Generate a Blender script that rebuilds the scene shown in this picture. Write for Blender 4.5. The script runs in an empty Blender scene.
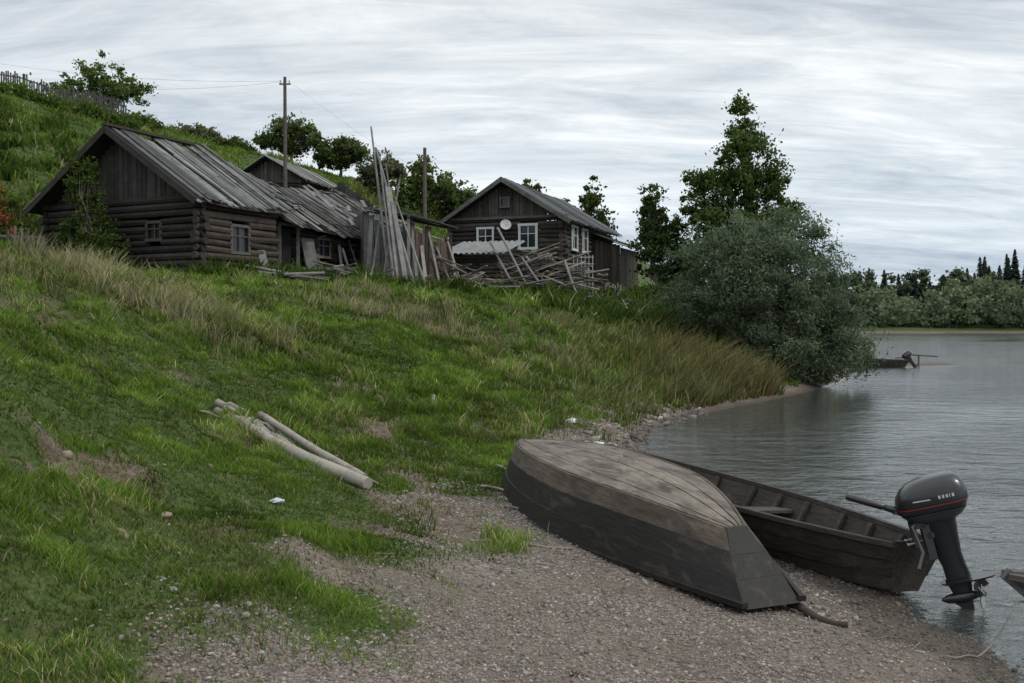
import bpy, math, random
import numpy as np
from mathutils import Vector, Matrix
rng=np.random.default_rng(7); random.seed(7)
S=bpy.context.scene
S.view_settings.view_transform='Standard'; S.view_settings.look='None'; S.view_settings.exposure=0; S.view_settings.gamma=1

# ------------------------------------------------------------ noise / terrain
def vnoise(x,y,seed=0):
    x=np.asarray(x,float); y=np.asarray(y,float)
    xi=np.floor(x).astype(np.int64); yi=np.floor(y).astype(np.int64)
    fx=x-xi; fy=y-yi; fx=fx*fx*(3-2*fx); fy=fy*fy*(3-2*fy)
    def h(a,b):
        n=(a*374761393+b*668265263+seed*144269504)&0xffffffff
        n=((n^(n>>13))*1274126177)&0xffffffff
        n=n^(n>>16)
        return (n&0xffff)/65535.0
    return (h(xi,yi)*(1-fx)+h(xi+1,yi)*fx)*(1-fy)+(h(xi,yi+1)*(1-fx)+h(xi+1,yi+1)*fx)*fy
def fbm(x,y,o=4,seed=0):
    s=0;a=.5;t=0
    for i in range(o):
        s=s+a*vnoise(x*2**i,y*2**i,seed+i*17); t+=a; a*=.5
    return s/t
def sst(a,b,x):
    t=np.clip((x-a)/(b-a),0,1); return t*t*(3-2*t)
YS=[-60,4,6.5,8,11,14,18.6,21,23.7,27,30,36,44,55,75,100,150,200,900]
XS=[3.6,3.35,3.3,3.2,2.6,2.2,2.2,2.9,4.2,6.3,8.4,11.4,15.0,18.8,26,36,54,70,300]
def xs(y): return np.interp(y,YS,XS)
TT=[-60,-8,-3,0,1.5,3,4.5,5.5,6.5,8,10,12,15,20,28,38,50,70,120]
NEG=[-3,-1.6,-.6,0]
ROW={
4:[.13,.27,.45,.7,1.4,2.3,3.0,3.4,3.7,4.0,4.6,6,9,14,20],
7:[.13,.27,.45,.68,1.15,2.0,2.75,3.3,3.7,4.0,4.6,6,9,14,20],
10:[.14,.3,.52,.75,1.15,1.8,2.6,3.1,3.6,3.9,4.6,6,9,14,20],
13:[.18,.4,.65,.95,1.35,2.0,2.8,3.3,3.7,3.9,4.6,6,9,14,20],
16:[.25,.5,.85,1.25,1.65,2.2,3.0,3.45,3.7,3.9,4.5,6,9,14,20],
20:[.5,.95,1.4,1.7,1.95,2.4,2.9,3.3,3.55,3.75,4.4,6,9.5,15,21],
25:[.5,1.0,1.55,1.85,2.15,2.6,2.85,3.05,3.3,3.5,4.3,6.5,10.5,16,22],
30:[.45,.9,1.35,1.65,1.95,2.4,2.75,3.05,3.35,3.5,4.3,8,12,17,22],
40:[.4,.8,1.2,1.5,1.8,2.2,2.7,3.2,3.5,3.7,5,9.5,14,18,22],
55:[.4,.8,1.2,1.4,1.6,2.0,2.8,3.5,4.0,4.9,8,12,15.5,19,22],
75:[.4,.8,1.2,1.5,1.8,2.2,2.8,3.4,4.2,5.5,9,13,16,19,22],
200:[.4,.8,1.2,1.5,1.8,2.2,2.8,3.4,4.2,5.5,9,12,14,16,18]}
RY=np.array(sorted(ROW)); RZ=[np.array(NEG+ROW[k]) for k in sorted(ROW)]
def H0(x,y):
    t=xs(y)-x
    Z=np.stack([np.interp(t,TT,z) for z in RZ])
    yi=np.clip(np.interp(y,RY,np.arange(len(RY))),0,len(RY)-1.0001)
    i=yi.astype(int); f=yi-i
    k=np.arange(x.size)
    return Z[i,k]*(1-f)+Z[i+1,k]*f
def H(x,y,fine=True):
    x=np.atleast_1d(np.asarray(x,float)).ravel(); y=np.atleast_1d(np.asarray(y,float)).ravel()
    z=0; r=.35+.02*np.clip(y,0,60)
    for dx,dy,w in ((0,0,.2),(1,0,.12),(-1,0,.12),(0,2,.12),(0,-2,.12),(.7,1.4,.08),(-.7,1.4,.08),(.7,-1.4,.08),(-.7,-1.4,.08)):
        z=z+w*H0(x+dx*r,y+dy*r)
    t=xs(y)-x
    gm=sst(2.5,6,t)
    z=z+gm*(fbm(x*.7,y*.7,4,3)-.5)*.6*sst(0,4,t)+ (fbm(x*.25+9,y*.25,3,5)-.5)*.4*sst(5,12,t)*(1+sst(25,60,y))
    z=z+(fbm(x*1.6,y*1.6,3,8)-.5)*.07
    z=z+(fbm(x*4.5,y*4.5,3,11)-.5)*.18*sst(4,6.5,t)*(1-.6*sst(10,18,y))
    z=z+np.abs(fbm(x*2.0,y*2.0,3,14)-.5)*.4*sst(4.0,7,t)*sst(26,16,y)
    pc=np.interp(y,[0,5,8,11,14],[-.15,-.12,-.3,-.75,-1.4])
    z=z-.05*np.exp(-((x-pc)/.22)**2)*(y<14)-.04*np.exp(-((x-pc+1.0)/.2)**2)*(y<14)
    z=np.maximum(z,.22-((x-19.6)/4.2)**2*.3-((y-52)/1.5)**2*.3)
    yf=200-np.clip(x-110,0,1e9)*1.4+6*(vnoise(x*.04,x*0,3)-.5)
    z=np.maximum(z,np.interp(y-yf,[-60,0,6,40,400,2000],[-3,0,1.0,2,6,12]))
    return z
def h1(x,y): return float(H(x,y)[0])
def masks(x,y):
    t=xs(y)-x
    gb=np.interp(y,[0,4,6,7.2,9.7,12,14,18,25,40],[4.4,4.3,4.05,3.65,2.9,1.9,1.2,.7,.3,.3])
    n=fbm(x*1.3,y*1.3,4,21)
    g=sst(0,1,(t-gb)/1.4+(n-.5)*1.8)
    n2=fbm(x*2.2,y*2.2,4,31)
    er=np.exp(-((t-6.5)/.38)**2)*sst(9.5,6.0,y)*sst(.48,.64,n2)*1.1
    er=np.maximum(er,.8*np.exp(-((x+3.1)/.5)**2-((y-7.6)/.6)**2)*sst(.47,.6,n2))
    px=np.interp(y,[8,10,12,16,20],[-.7,-.95,-1.35,-2.4,-3.6])
    pa=np.exp(-((x-px)/.62)**2)*sst(20,15,y)*sst(7.5,9.5,y)*sst(.32,.56,fbm(x*1.7,y*1.1,3,41))
    sc=sst(.58,.72,fbm(x*.9,y*.9,3,51))*.6*sst(20,9,y)*(1-.6*sst(8,6,y))
    d=np.clip(np.maximum(np.maximum(er,pa),sc),0,1)
    return g,d,t
# ------------------------------------------------------------ materials
def newmat(name):
    m=bpy.data.materials.new(name); m.use_nodes=True; nt=m.node_tree; nt.nodes.clear()
    out=nt.nodes.new('ShaderNodeOutputMaterial'); return m,nt,out
def N(nt,t,**k):
    n=nt.nodes.new(t)
    for a,b in k.items(): setattr(n,a,b)
    return n
def L(nt,a,b): nt.links.new(a,b)
def math_(nt,op,a,b=None,clamp=False):
    n=nt.nodes.new('ShaderNodeMath'); n.operation=op; n.use_clamp=clamp
    for i,v in enumerate((a,b)):
        if v is None: continue
        if isinstance(v,(int,float)): n.inputs[i].default_value=v
        else: L(nt,v,n.inputs[i])
    return n.outputs[0]
def mixc(nt,f,a,b,mode='MIX'):
    n=nt.nodes.new('ShaderNodeMix'); n.data_type='RGBA'; n.blend_type=mode; n.clamp_factor=True
    for i,v in ((0,f),(6,a),(7,b)):
        if isinstance(v,(int,float)): n.inputs[i].default_value=v
        elif isinstance(v,tuple): n.inputs[i].default_value=(*v,1) if len(v)==3 else v
        else: L(nt,v,n.inputs[i])
    return n.outputs[2]
def ramp(nt,f,stops):
    n=nt.nodes.new('ShaderNodeValToRGB'); L(nt,f,n.inputs[0])
    e=n.color_ramp.elements
    while len(e)>1: e.remove(e[-1])
    e[0].position=stops[0][0]; e[0].color=(*stops[0][1],1)
    for p,c in stops[1:]:
        q=e.new(p); q.color=(*c,1)
    return n.outputs[0]
def noise(nt,vec,scale,detail=4,rough=.55,dist=0):
    n=N(nt,'ShaderNodeTexNoise'); L(nt,vec,n.inputs['Vector'])
    n.inputs['Scale'].default_value=scale;n.inputs['Detail'].default_value=detail;n.inputs['Roughness'].default_value=rough;n.inputs['Distortion'].default_value=dist
    return n.outputs[0]
def mapping(nt,vec,scale=(1,1,1),rot=(0,0,0)):
    n=N(nt,'ShaderNodeMapping'); L(nt,vec,n.inputs[0]); n.inputs['Scale'].default_value=scale; n.inputs['Rotation'].default_value=rot
    return n.outputs[0]
def attr_mat(name,rough=.8,ns=6,stretch=(1,1,1),amt=.5,bump=.4,bdist=.01,spec=.3,coat=0,metal=0,wear=None,wearns=3,wlo=.5,whi=.62):
    m,nt,out=newmat(name)
    at=N(nt,'ShaderNodeAttribute',attribute_name='Col')
    tc=N(nt,'ShaderNodeTexCoord'); v=mapping(nt,tc.outputs['Object'],stretch)
    n1=noise(nt,v,ns,6,.65); n2=noise(nt,tc.outputs['Object'],ns*.25,3,.6)
    f=math_(nt,'ADD',math_(nt,'MULTIPLY',n1,1.4*amt*1.6),math_(nt,'MULTIPLY',n2,.6*amt*1.6))
    f=math_(nt,'ADD',f,1-1.6*amt)
    hs=N(nt,'ShaderNodeVectorMath',operation='SCALE'); L(nt,at.outputs['Color'],hs.inputs[0]); L(nt,f,hs.inputs['Scale'])
    col=hs.outputs[0]
    if wear:
        w1=noise(nt,mapping(nt,tc.outputs['Object'],(.45,1.3,1.3)),wearns,8,.72,.6)
        wf=ramp(nt,w1,[(wlo,(0,0,0)),(whi,(1,1,1))]); col=mixc(nt,wf,col,wear)
    p=N(nt,'ShaderNodeBsdfPrincipled'); L(nt,col,p.inputs['Base Color']); p.inputs['Roughness'].default_value=rough
    p.inputs['Specular IOR Level'].default_value=spec; p.inputs['Coat Weight'].default_value=coat; p.inputs['Metallic'].default_value=metal
    if bump:
        b=N(nt,'ShaderNodeBump'); b.inputs['Strength'].default_value=bump; b.inputs['Distance'].default_value=bdist; L(nt,n1,b.inputs['Height']); L(nt,b.outputs[0],p.inputs['Normal'])
    L(nt,p.outputs[0],out.inputs[0]); return m
def leaf_mat(name,tr=.3):
    m,nt,out=newmat(name)
    at=N(nt,'ShaderNodeAttribute',attribute_name='Col')
    d=N(nt,'ShaderNodeBsdfDiffuse'); t=N(nt,'ShaderNodeBsdfTranslucent'); mx=N(nt,'ShaderNodeMixShader'); mx.inputs[0].default_value=tr
    L(nt,at.outputs['Color'],d.inputs[0]); L(nt,at.outputs['Color'],t.inputs[0]); L(nt,d.outputs[0],mx.inputs[1]); L(nt,t.outputs[0],mx.inputs[2]); L(nt,mx.outputs[0],out.inputs[0]); return m
M_wood=attr_mat('weathered_wood',.85,5,(1,1,1),.6,.5,.03,wear=(.095,.093,.088),wearns=2.6,wlo=.58,whi=.76)
M_roof=attr_mat('weathered_roof_boards',.85,3,(1,1,1),.6,.5,.03,wear=(.045,.047,.035),wearns=1.6,wlo=.5,whi=.68)
M_boat=attr_mat('boat_wood',.8,16,(.16,1.8,1.8),.8,.8,.014,.3,wear=(.045,.036,.028),wearns=3.0,wlo=.46,whi=.64)
M_boat2=attr_mat('boat_wood_dark',.8,16,(.16,1.8,1.8),.75,.8,.016,.25,wear=(.085,.074,.062),wearns=4,wlo=.54,whi=.70)
M_tar=attr_mat('boat_tar_paint',.6,12,(.2,1.4,1.4),.6,.7,.012,.3,wear=(.06,.045,.034),wearns=5,wlo=.55,whi=.70)
M_bark=attr_mat('bark',.9,8,(1,1,.3),.5,.6,.02,wear=(.08,.065,.05),wearns=5,wlo=.55,whi=.68)
M_leaf=leaf_mat('leaves'); M_grass=leaf_mat('grass_blades',.35)
M_stone=attr_mat('pebble_stone',.75,30,(1,1,1),.3,.2,.003,.35)
M_plain=attr_mat('painted_surface',.6,8,(1,1,1),.25,.1,.005)
M_black=attr_mat('motor_gloss_plastic',.3,40,(1,1,1),.08,0,.001,.5,.3)
M_metal=attr_mat('motor_grey_metal',.45,20,(1,1,1),.15,0,.001,.5,0,.3)
def glass_mat():
    m,nt,out=newmat('window_glass'); p=N(nt,'ShaderNodeBsdfPrincipled'); p.inputs['Base Color'].default_value=(.02,.025,.03,1); p.inputs['Roughness'].default_value=.08
    L(nt,p.outputs[0],out.inputs[0]); return m
M_glass=glass_mat()
def ground_mat():
    m,nt,out=newmat('ground_surface')
    at=N(nt,'ShaderNodeAttribute',attribute_name='Col'); sep=N(nt,'ShaderNodeSeparateColor'); L(nt,at.outputs['Color'],sep.inputs[0])
    tc=N(nt,'ShaderNodeTexCoord'); o=tc.outputs['Object']
    def vor(s,feat='F1'):
        v=N(nt,'ShaderNodeTexVoronoi'); v.feature=feat; v.inputs['Scale'].default_value=s; L(nt,o,v.inputs['Vector']); return v
    v1=vor(38); v2=vor(95)
    s1=N(nt,'ShaderNodeSeparateColor'); L(nt,v1.outputs['Color'],s1.inputs[0]); s2=N(nt,'ShaderNodeSeparateColor'); L(nt,v2.outputs['Color'],s2.inputs[0])
    st=[(0,(.07,.056,.046)),(.3,(.125,.102,.083)),(.6,(.18,.15,.125)),(.85,(.24,.21,.18)),(1,(.32,.29,.26))]
    c1=ramp(nt,s1.outputs[0],st); c2=ramp(nt,s2.outputs[0],st)
    grav=mixc(nt,math_(nt,'GREATER_THAN',s1.outputs[1],.6),c2,c1)
    big=noise(nt,o,1.3,4,.6)
    sand=mixc(nt,ramp(nt,noise(nt,o,.9,5,.6),[(.42,(0,0,0)),(.62,(.6,.6,.6))]),grav,(.18,.145,.115))
    grav=mixc(nt,.7,sand,ramp(nt,big,[(.3,(.6,.58,.56)),(.7,(1.0,1.0,1.0))]),'MULTIPLY')
    fine=noise(nt,o,22,6,.7); med=noise(nt,o,5,5,.65)
    grass=ramp(nt,math_(nt,'ADD',math_(nt,'MULTIPLY',fine,.6),math_(nt,'MULTIPLY',med,.4)),[(.34,(.022,.03,.01)),(.47,(.045,.068,.015)),(.57,(.07,.10,.024)),(.70,(.12,.115,.05))])
    dirt=ramp(nt,noise(nt,o,9,7,.7),[(.3,(.055,.040,.028)),(.5,(.12,.09,.065)),(.72,(.2,.16,.125))])
    fz=math_(nt,'SUBTRACT',noise(nt,o,7,6,.7),.5)
    gf=math_(nt,'ADD',sep.outputs[0],math_(nt,'MULTIPLY',fz,1.3)); gf=ramp(nt,gf,[(.35,(0,0,0)),(.6,(1,1,1))])
    df=math_(nt,'ADD',sep.outputs[1],math_(nt,'MULTIPLY',fz,1.6)); df=ramp(nt,df,[(.3,(0,0,0)),(.6,(1,1,1))])
    c=mixc(nt,gf,grav,grass); c=mixc(nt,df,c,dirt)
    wet=mixc(nt,sep.outputs[2],(1,1,1),(.3,.28,.23)); c=mixc(nt,1.0,c,wet,'MULTIPLY')  # wet shore tint, and painted dimming of the riverbed below the water
    p=N(nt,'ShaderNodeBsdfPrincipled'); L(nt,c,p.inputs['Base Color'])
    L(nt,math_(nt,'SUBTRACT',.88,math_(nt,'MULTIPLY',sep.outputs[2],.35)),p.inputs['Roughness']); p.inputs['Specular IOR Level'].default_value=.25
    hgt=math_(nt,'ADD',math_(nt,'MULTIPLY',v1.outputs['Distance'],-1.0),math_(nt,'MULTIPLY',fine,.8))
    hgt=math_(nt,'ADD',hgt,math_(nt,'MULTIPLY',med,1.6))
    b=N(nt,'ShaderNodeBump'); b.inputs['Strength'].default_value=.8; b.inputs['Distance'].default_value=.025; L(nt,hgt,b.inputs['Height']); L(nt,b.outputs[0],p.inputs['Normal'])
    L(nt,p.outputs[0],out.inputs[0]); return m
def water_mat():
    m,nt,out=newmat('river_water')
    tc=N(nt,'ShaderNodeTexCoord'); o=tc.outputs['Object']
    a=noise(nt,mapping(nt,o,(1,1.6,1),(0,0,.5)),1.1,3,.5,.4); b=noise(nt,mapping(nt,o,(1,1.5,1),(0,0,-.3)),5,4,.6,.3); c=noise(nt,o,.07,4,.6,.5)
    hh=math_(nt,'ADD',math_(nt,'MULTIPLY',a,1.0),math_(nt,'MULTIPLY',b,.4))
    bp=N(nt,'ShaderNodeBump'); bp.inputs['Distance'].default_value=.095
    L(nt,math_(nt,'MULTIPLY',ramp(nt,c,[(.38,(.3,.3,.3)),(.58,(1,1,1))]),.9),bp.inputs['Strength']); L(nt,hh,bp.inputs['Height'])
    fr=N(nt,'ShaderNodeFresnel'); fr.inputs[0].default_value=1.45; L(nt,bp.outputs[0],fr.inputs['Normal'])
    gl=N(nt,'ShaderNodeBsdfGlossy'); gl.inputs['Roughness'].default_value=.06; gl.inputs['Color'].default_value=(.98,.99,1,1); L(nt,bp.outputs[0],gl.inputs['Normal'])
    tr=N(nt,'ShaderNodeBsdfTransparent'); tr.inputs[0].default_value=(.6,.57,.48,1)
    df=N(nt,'ShaderNodeBsdfDiffuse'); df.inputs[0].default_value=(.085,.095,.09,1)
    m0=N(nt,'ShaderNodeMixShader'); m0.inputs[0].default_value=.45; L(nt,tr.outputs[0],m0.inputs[1]); L(nt,df.outputs[0],m0.inputs[2])
    mx=N(nt,'ShaderNodeMixShader'); L(nt,fr.outputs[0],mx.inputs[0]); L(nt,m0.outputs[0],mx.inputs[1]); L(nt,gl.outputs[0],mx.inputs[2]); L(nt,mx.outputs[0],out.inputs[0]); return m
# ------------------------------------------------------------ mesh helpers
def setcol(me,C):
    a=me.color_attributes.new('Col','FLOAT_COLOR','POINT')
    C=np.asarray(C,np.float32)
    if C.shape[1]==3: C=np.hstack([C,np.ones((len(C),1),np.float32)])
    a.data.foreach_set('color',C.ravel())
def link(ob,parent=None):
    S.collection.objects.link(ob)
    if parent is not None:
        ob.parent=parent; ob.matrix_parent_inverse=parent.matrix_basis.inverted()
    return ob
def tri_mesh(name,V,T,C,mat,smooth=False,parent=None,quads=False):
    k=4 if quads else 3
    me=bpy.data.meshes.new(name); V=np.asarray(V,np.float32); T=np.asarray(T,np.int32)
    me.vertices.add(len(V)); me.vertices.foreach_set('co',V.ravel())
    me.loops.add(T.size); me.loops.foreach_set('vertex_index',T.ravel())
    me.polygons.add(len(T)); me.polygons.foreach_set('loop_start',np.arange(0,T.size,k,dtype=np.int32)); me.polygons.foreach_set('loop_total',np.full(len(T),k,np.int32))
    me.polygons.foreach_set('use_smooth',np.full(len(T),smooth))
    me.update(calc_edges=True); setcol(me,C); me.materials.append(mat)
    return link(bpy.data.objects.new(name,me),parent)
def empty(name,loc=(0,0,0)):
    e=bpy.data.objects.new(name,None); e.location=loc; e.empty_display_size=.3; S.collection.objects.link(e); return e
def jit(c,a=.15):
    k=1+random.uniform(-a,a); return (c[0]*k,c[1]*k*(1+random.uniform(-.03,.03)),c[2]*k*(1+random.uniform(-.05,.05)))
class MB:
    def __init__(s): s.v=[];s.f=[];s.c=[]
    def add(s,vs,fs,col):
        o=len(s.v); s.v+= [tuple(v) for v in vs]; s.f+=[tuple(i+o for i in f) for f in fs]
        s.c+=[col]*len(vs)
    def beam(s,p0,p1,w,h,col,up=(0,0,1)):
        p0=Vector(p0);p1=Vector(p1);d=(p1-p0)
        if d.length<1e-6: return
        d.normalize(); up=Vector(up)
        sd=d.cross(up)
        if sd.length<1e-3: sd=d.cross(Vector((1,0,0)))
        sd.normalize(); u=sd.cross(d).normalized()
        sd*=w/2; u*=h/2
        vs=[p0-sd-u,p0+sd-u,p0+sd+u,p0-sd+u,p1-sd-u,p1+sd-u,p1+sd+u,p1-sd+u]
        s.add(vs,[(0,3,2,1),(4,5,6,7),(0,1,5,4),(1,2,6,5),(2,3,7,6),(3,0,4,7)],col)
    def tube(s,pts,rs,col,n=8,cap=True):
        pts=[Vector(p) for p in pts]; vs=[];fs=[]
        for i,p in enumerate(pts):
            d=(pts[min(i+1,len(pts)-1)]-pts[max(i-1,0)]).normalized()
            a=d.cross(Vector((0,0,1)))
            if a.length<.05: a=d.cross(Vector((1,0,0)))
            a.normalize(); b=d.cross(a)
            for k in range(n):
                t=2*math.pi*k/n; vs.append(p+(a*math.cos(t)+b*math.sin(t))*rs[i])
        for i in range(len(pts)-1):
            for k in range(n):
                k2=(k+1)%n; fs.append((i*n+k,i*n+k2,(i+1)*n+k2,(i+1)*n+k))
        if cap: fs.append(tuple(range(n))[::-1]); fs.append(tuple((len(pts)-1)*n+k for k in range(n)))
        s.add(vs,fs,col)
    def cyl(s,p0,p1,r0,r1,col,n=8): s.tube([p0,p1],[r0,r1],col,n)
    def loft(s,secs,col,n=24,cap=True):
        vs=[];fs=[]
        for cx,cy,z,rx,ry,e in secs:
            for k in range(n):
                t=2*math.pi*k/n; c=math.cos(t); q=math.sin(t)
                vs.append((cx+rx*math.copysign(abs(c)**(2/e),c),cy+ry*math.copysign(abs(q)**(2/e),q),z))
        for i in range(len(secs)-1):
            for k in range(n):
                k2=(k+1)%n; fs.append((i*n+k,i*n+k2,(i+1)*n+k2,(i+1)*n+k))
        if cap: fs.append(tuple(range(n))[::-1]); fs.append(tuple((len(secs)-1)*n+k for k in range(n)))
        s.add(vs,fs,col)
    def build(s,name,mat,parent=None,smooth=False,mw=None,ang=40):
        me=bpy.data.meshes.new(name); me.from_pydata(s.v,[],s.f); me.update(); setcol(me,s.c); me.materials.append(mat)
        if smooth:
            me.polygons.foreach_set('use_smooth',[True]*len(me.polygons))
            try: me.set_sharp_from_angle(angle=math.radians(ang))
            except Exception: pass
        ob=bpy.data.objects.new(name,me)
        if mw is not None: ob.matrix_world=mw
        S.collection.objects.link(ob)
        if parent is not None:
            ob.parent=parent; ob.matrix_parent_inverse=parent.matrix_basis.inverted()
        return ob
# ------------------------------------------------------------ ground
def seg(*a):
    return [np.arange(s0,s1,st) for s0,s1,st in a]
gx=np.concatenate([-np.geomspace(1800,62,16)]+seg((-60,-12,.7),(-12,-5.5,.15),(-5.5,4.4,.06),(4.4,12,.25),(12,44,.7),(44,160,4))+[np.geomspace(160,1800,14)])
gy=np.concatenate([np.linspace(-300,-12,14)]+seg((-10,3,.6),(3,11.5,.06),(11.5,20,.12),(20,35,.25),(35,70,.6),(70,262,3))+[np.geomspace(262,3500,16)])
X,Y=np.meshgrid(gx,gy); x=X.ravel(); y=Y.ravel(); z=H(x,y)
g,d,t=masks(x,y)
far=(y>150); g=np.where(far,sst(0,.8,z),g)
wet_depth=sst(.09,.02,z)*.75+.25*sst(0,-.8,z)  # wet shore band, plus riverbed colour darkened with depth for light lost in water
wet_depth=np.clip(wet_depth+sst(-.05,-1.0,z)*.6,0,1)
g=g*(z>.05)
nx=len(gx);ny=len(gy)
i=np.arange(nx-1)[None,:]+nx*np.arange(ny-1)[:,None]; i=i.ravel()
Q=np.stack([i,i+1,i+1+nx,i+nx],1)
tri_mesh('ground',np.stack([x,y,z],1),Q,np.stack([g,d,wet_depth],1),ground_mat(),True,quads=True)
mb=MB(); mb.add([(-200,-290,0),(1700,-290,0),(1700,3000,0),(-200,3000,0)],[(0,1,2,3)],(1,1,1)); mb.build('river_water',water_mat())
# ------------------------------------------------------------ grass
def blades(name,x,y,h,w,lean,col,mat=M_grass,z=None,bend=None):
    n=len(x); z=H(x,y) if z is None else z
    P=np.stack([x,y,z-.01],1); a=rng.uniform(0,2*np.pi,n); b=rng.uniform(0,2*np.pi,n)
    D=np.stack([np.cos(a),np.sin(a),0*a],1)*(w/2)[:,None]
    Ld=np.stack([np.cos(b),np.sin(b),0*b],1)*(lean*h)[:,None]
    if bend is not None: Ld=Ld+np.array(bend)[None,:]*h[:,None]
    up=np.array([0,0,1.])[None,:]*h[:,None]
    V=np.stack([P-D,P+D,P+.55*up+.3*Ld-D*.75,P+.55*up+.3*Ld+D*.75,P+up*.95+Ld],1).reshape(-1,3)
    k=np.arange(n)[:,None]*5
    T=np.concatenate([k+np.array([[0,1,3]]),k+np.array([[0,3,2]]),k+np.array([[2,3,4]])],1).reshape(-1,3)
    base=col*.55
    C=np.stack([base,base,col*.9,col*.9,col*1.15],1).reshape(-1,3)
    return tri_mesh(name,V,T,C,mat)
def gcol(n,f,a=(.062,.115,.016),b=(.125,.19,.032),dry=(.30,.26,.14)):
    r=rng.random(n)[:,None]; c=np.array(a)*(1-r)+np.array(b)*r
    dr=(rng.random(n)<f)[:,None]; return np.where(dr,np.array(dry)*(.7+.5*rng.random(n)[:,None]),c)
GX=[];GY=[];GH=[];GW=[];GC=[]
for y0,y1,den,hh,ww in ((3.2,7,6500,.036,.0065),(7,11,4400,.048,.009),(11,16,2300,.064,.014),(16,24,950,.09,.022),(24,34,330,.11,.032),(34,75,75,.16,.06)):
    x0=-(.56*y1+3); x1=min(float(xs(y1)),.5*y1)
    n=int((y1-y0)*(x1-x0)*den); x=rng.uniform(x0,x1,n); y=rng.uniform(y0,y1,n)
    k=(x>-.56*y-2.5); x=x[k];y=y[k]
    g,d,t=masks(x,y)
    pch=fbm(x*2.5,y*2.5,3,61)
    k=(rng.random(len(x))<g**1.2*(1-.93*d)*(.7+.3*sst(.35,.6,pch)))&(t>.3); x=x[k];y=y[k];g=g[k];t=t[k];pch=pch[k]
    big=fbm(x*.45+3,y*.45,3,71)
    dry=np.clip(sst(.5,.72,big)*.28+.04+.12*sst(6,10,t)*sst(30,20,y),0,1)
    h=hh*(.5+rng.random(len(x)))*(.8+1.4*sst(.42,.75,pch)**1.5)*(.75+.6*sst(.35,.65,big))
    c=gcol(len(x),dry)*(.25+1.45*fbm(x*1.3,y*1.3,4,81))[:,None]*(.65+.7*sst(.35,.65,pch))[:,None]
    GX.append(x);GY.append(y);GH.append(h);GW.append(ww*(.6+.8*rng.random(len(x))));GC.append(c)
x=np.concatenate(GX);y=np.concatenate(GY);h=np.concatenate(GH);w=np.concatenate(GW);c=np.concatenate(GC)
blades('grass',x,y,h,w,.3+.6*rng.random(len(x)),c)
print('blades',len(x))
def tall(cx,cy,rx,ry,n,hmean,w,dry,a=(.068,.11,.02),b=(.13,.18,.04),dcol=(.34,.30,.18),tmin=.1,per=30,sp=.13,uni=False):
    nt_=max(4,n//per)
    if uni: qx=rng.uniform(-1,1,nt_)*rx+cx; qy=rng.uniform(-1,1,nt_)*ry+cy
    else: qx=rng.normal(0,.5,nt_)*rx+cx; qy=rng.normal(0,.5,nt_)*ry+cy
    i=rng.integers(0,nt_,n); s=sp*(.6+.8*rng.random(n))
    x=qx[i]+rng.normal(0,1,n)*s; y=qy[i]+rng.normal(0,1,n)*s; th=(.35+1.0*rng.random(nt_)**1.3)[i]; br=rng.uniform(.6,1.25,nt_)[i]
    g,d,t=masks(x,y); k=(t>tmin)&(y>3.5)
    if uni: k&=(g>.6)&(d<.6)
    x=x[k];y=y[k];th=th[k];br=br[k]
    h=hmean*th*(.5+.8*rng.random(len(x)))
    return x,y,h,w*(.6+.8*rng.random(len(x))),gcol(len(x),dry,a,b,dcol)*br[:,None]
def merge(name,L_,lean=.25,bend=None):
    A=[np.concatenate([q[k] for q in L_]) for k in range(5)]
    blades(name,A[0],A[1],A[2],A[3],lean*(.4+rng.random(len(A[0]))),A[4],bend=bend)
merge('dry_tall_grass',[tall(-6.6,17.2,2.2,1.8,4200,.42,.012,.85),tall(-7.7,14.0,1.3,1.6,1800,.30,.01,.7),
  tall(-2.6,24.8,2.8,2,3800,.36,.016,.8),tall(-5.8,21.5,2.4,1.2,900,.22,.016,.6),tall(1.2,24.5,1.5,3,1500,.28,.018,.5),tall(-8.8,19.0,1.5,1.2,1500,.35,.014,.7),
  tall(1.6,30,2.2,2,1300,.3,.02,.45)],.5,(.12,0,0))
merge('grass_tussocks',[tall(-4,7.5,2.5,3.5,7000,.07,.008,.06,uni=True,per=60,sp=.07),tall(-5,13.5,5,3.5,14000,.095,.012,.08,uni=True,per=60,sp=.10),tall(-4,21,6,4.5,9000,.14,.018,.12,uni=True,per=45,sp=.15),tall(-1,29,7,4,5500,.17,.026,.12,uni=True,per=35,sp=.2)],.65)
merge('shore_sedge',[tall(4.6,26.5,1.8,3.0,7000,.55,.024,.35,(.075,.10,.022),(.14,.16,.045),(.26,.21,.12)),tall(6.2,29.5,1.8,2.4,9000,.72,.026,.45,(.07,.09,.022),(.14,.15,.045),(.25,.20,.11)),
  tall(2.4,22.5,1.3,3,2600,.38,.018,.3),tall(3.4,30,3,3,4500,.4,.024,.35),tall(1.0,19.0,1.2,2.5,1200,.24,.013,.3)],.55,(.35,-.1,0))
GA=(.035,.065,.013);GB=(.08,.12,.026)
merge('nettle_patch',[tall(-7.2,30.6,3.2,1.0,2600,.5,.07,.03,GA,GB),tall(-3.2,34,3,1.6,2600,.45,.07,.05,GA,GB),tall(-9.4,28.9,1.6,.7,900,.4,.06,.05,GA,GB),
  tall(2.5,40,4,3,3500,.5,.08,.08,GA,GB),tall(6.5,39,3.4,5,6500,.85,.09,.05,GA,GB),tall(-13,28.8,2.5,1.5,2400,.5,.06,.15,GA,GB),tall(4.5,36,3.5,3,4200,.6,.07,.06,GA,GB),
  tall(-17,36,5,5,3500,.8,.08,.1,GA,GB),tall(-24,46,9,8,6000,.7,.09,.05,(.045,.085,.015),(.09,.14,.027))],.6)
WA=(.06,.11,.02);WB=(.11,.16,.035)
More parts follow.
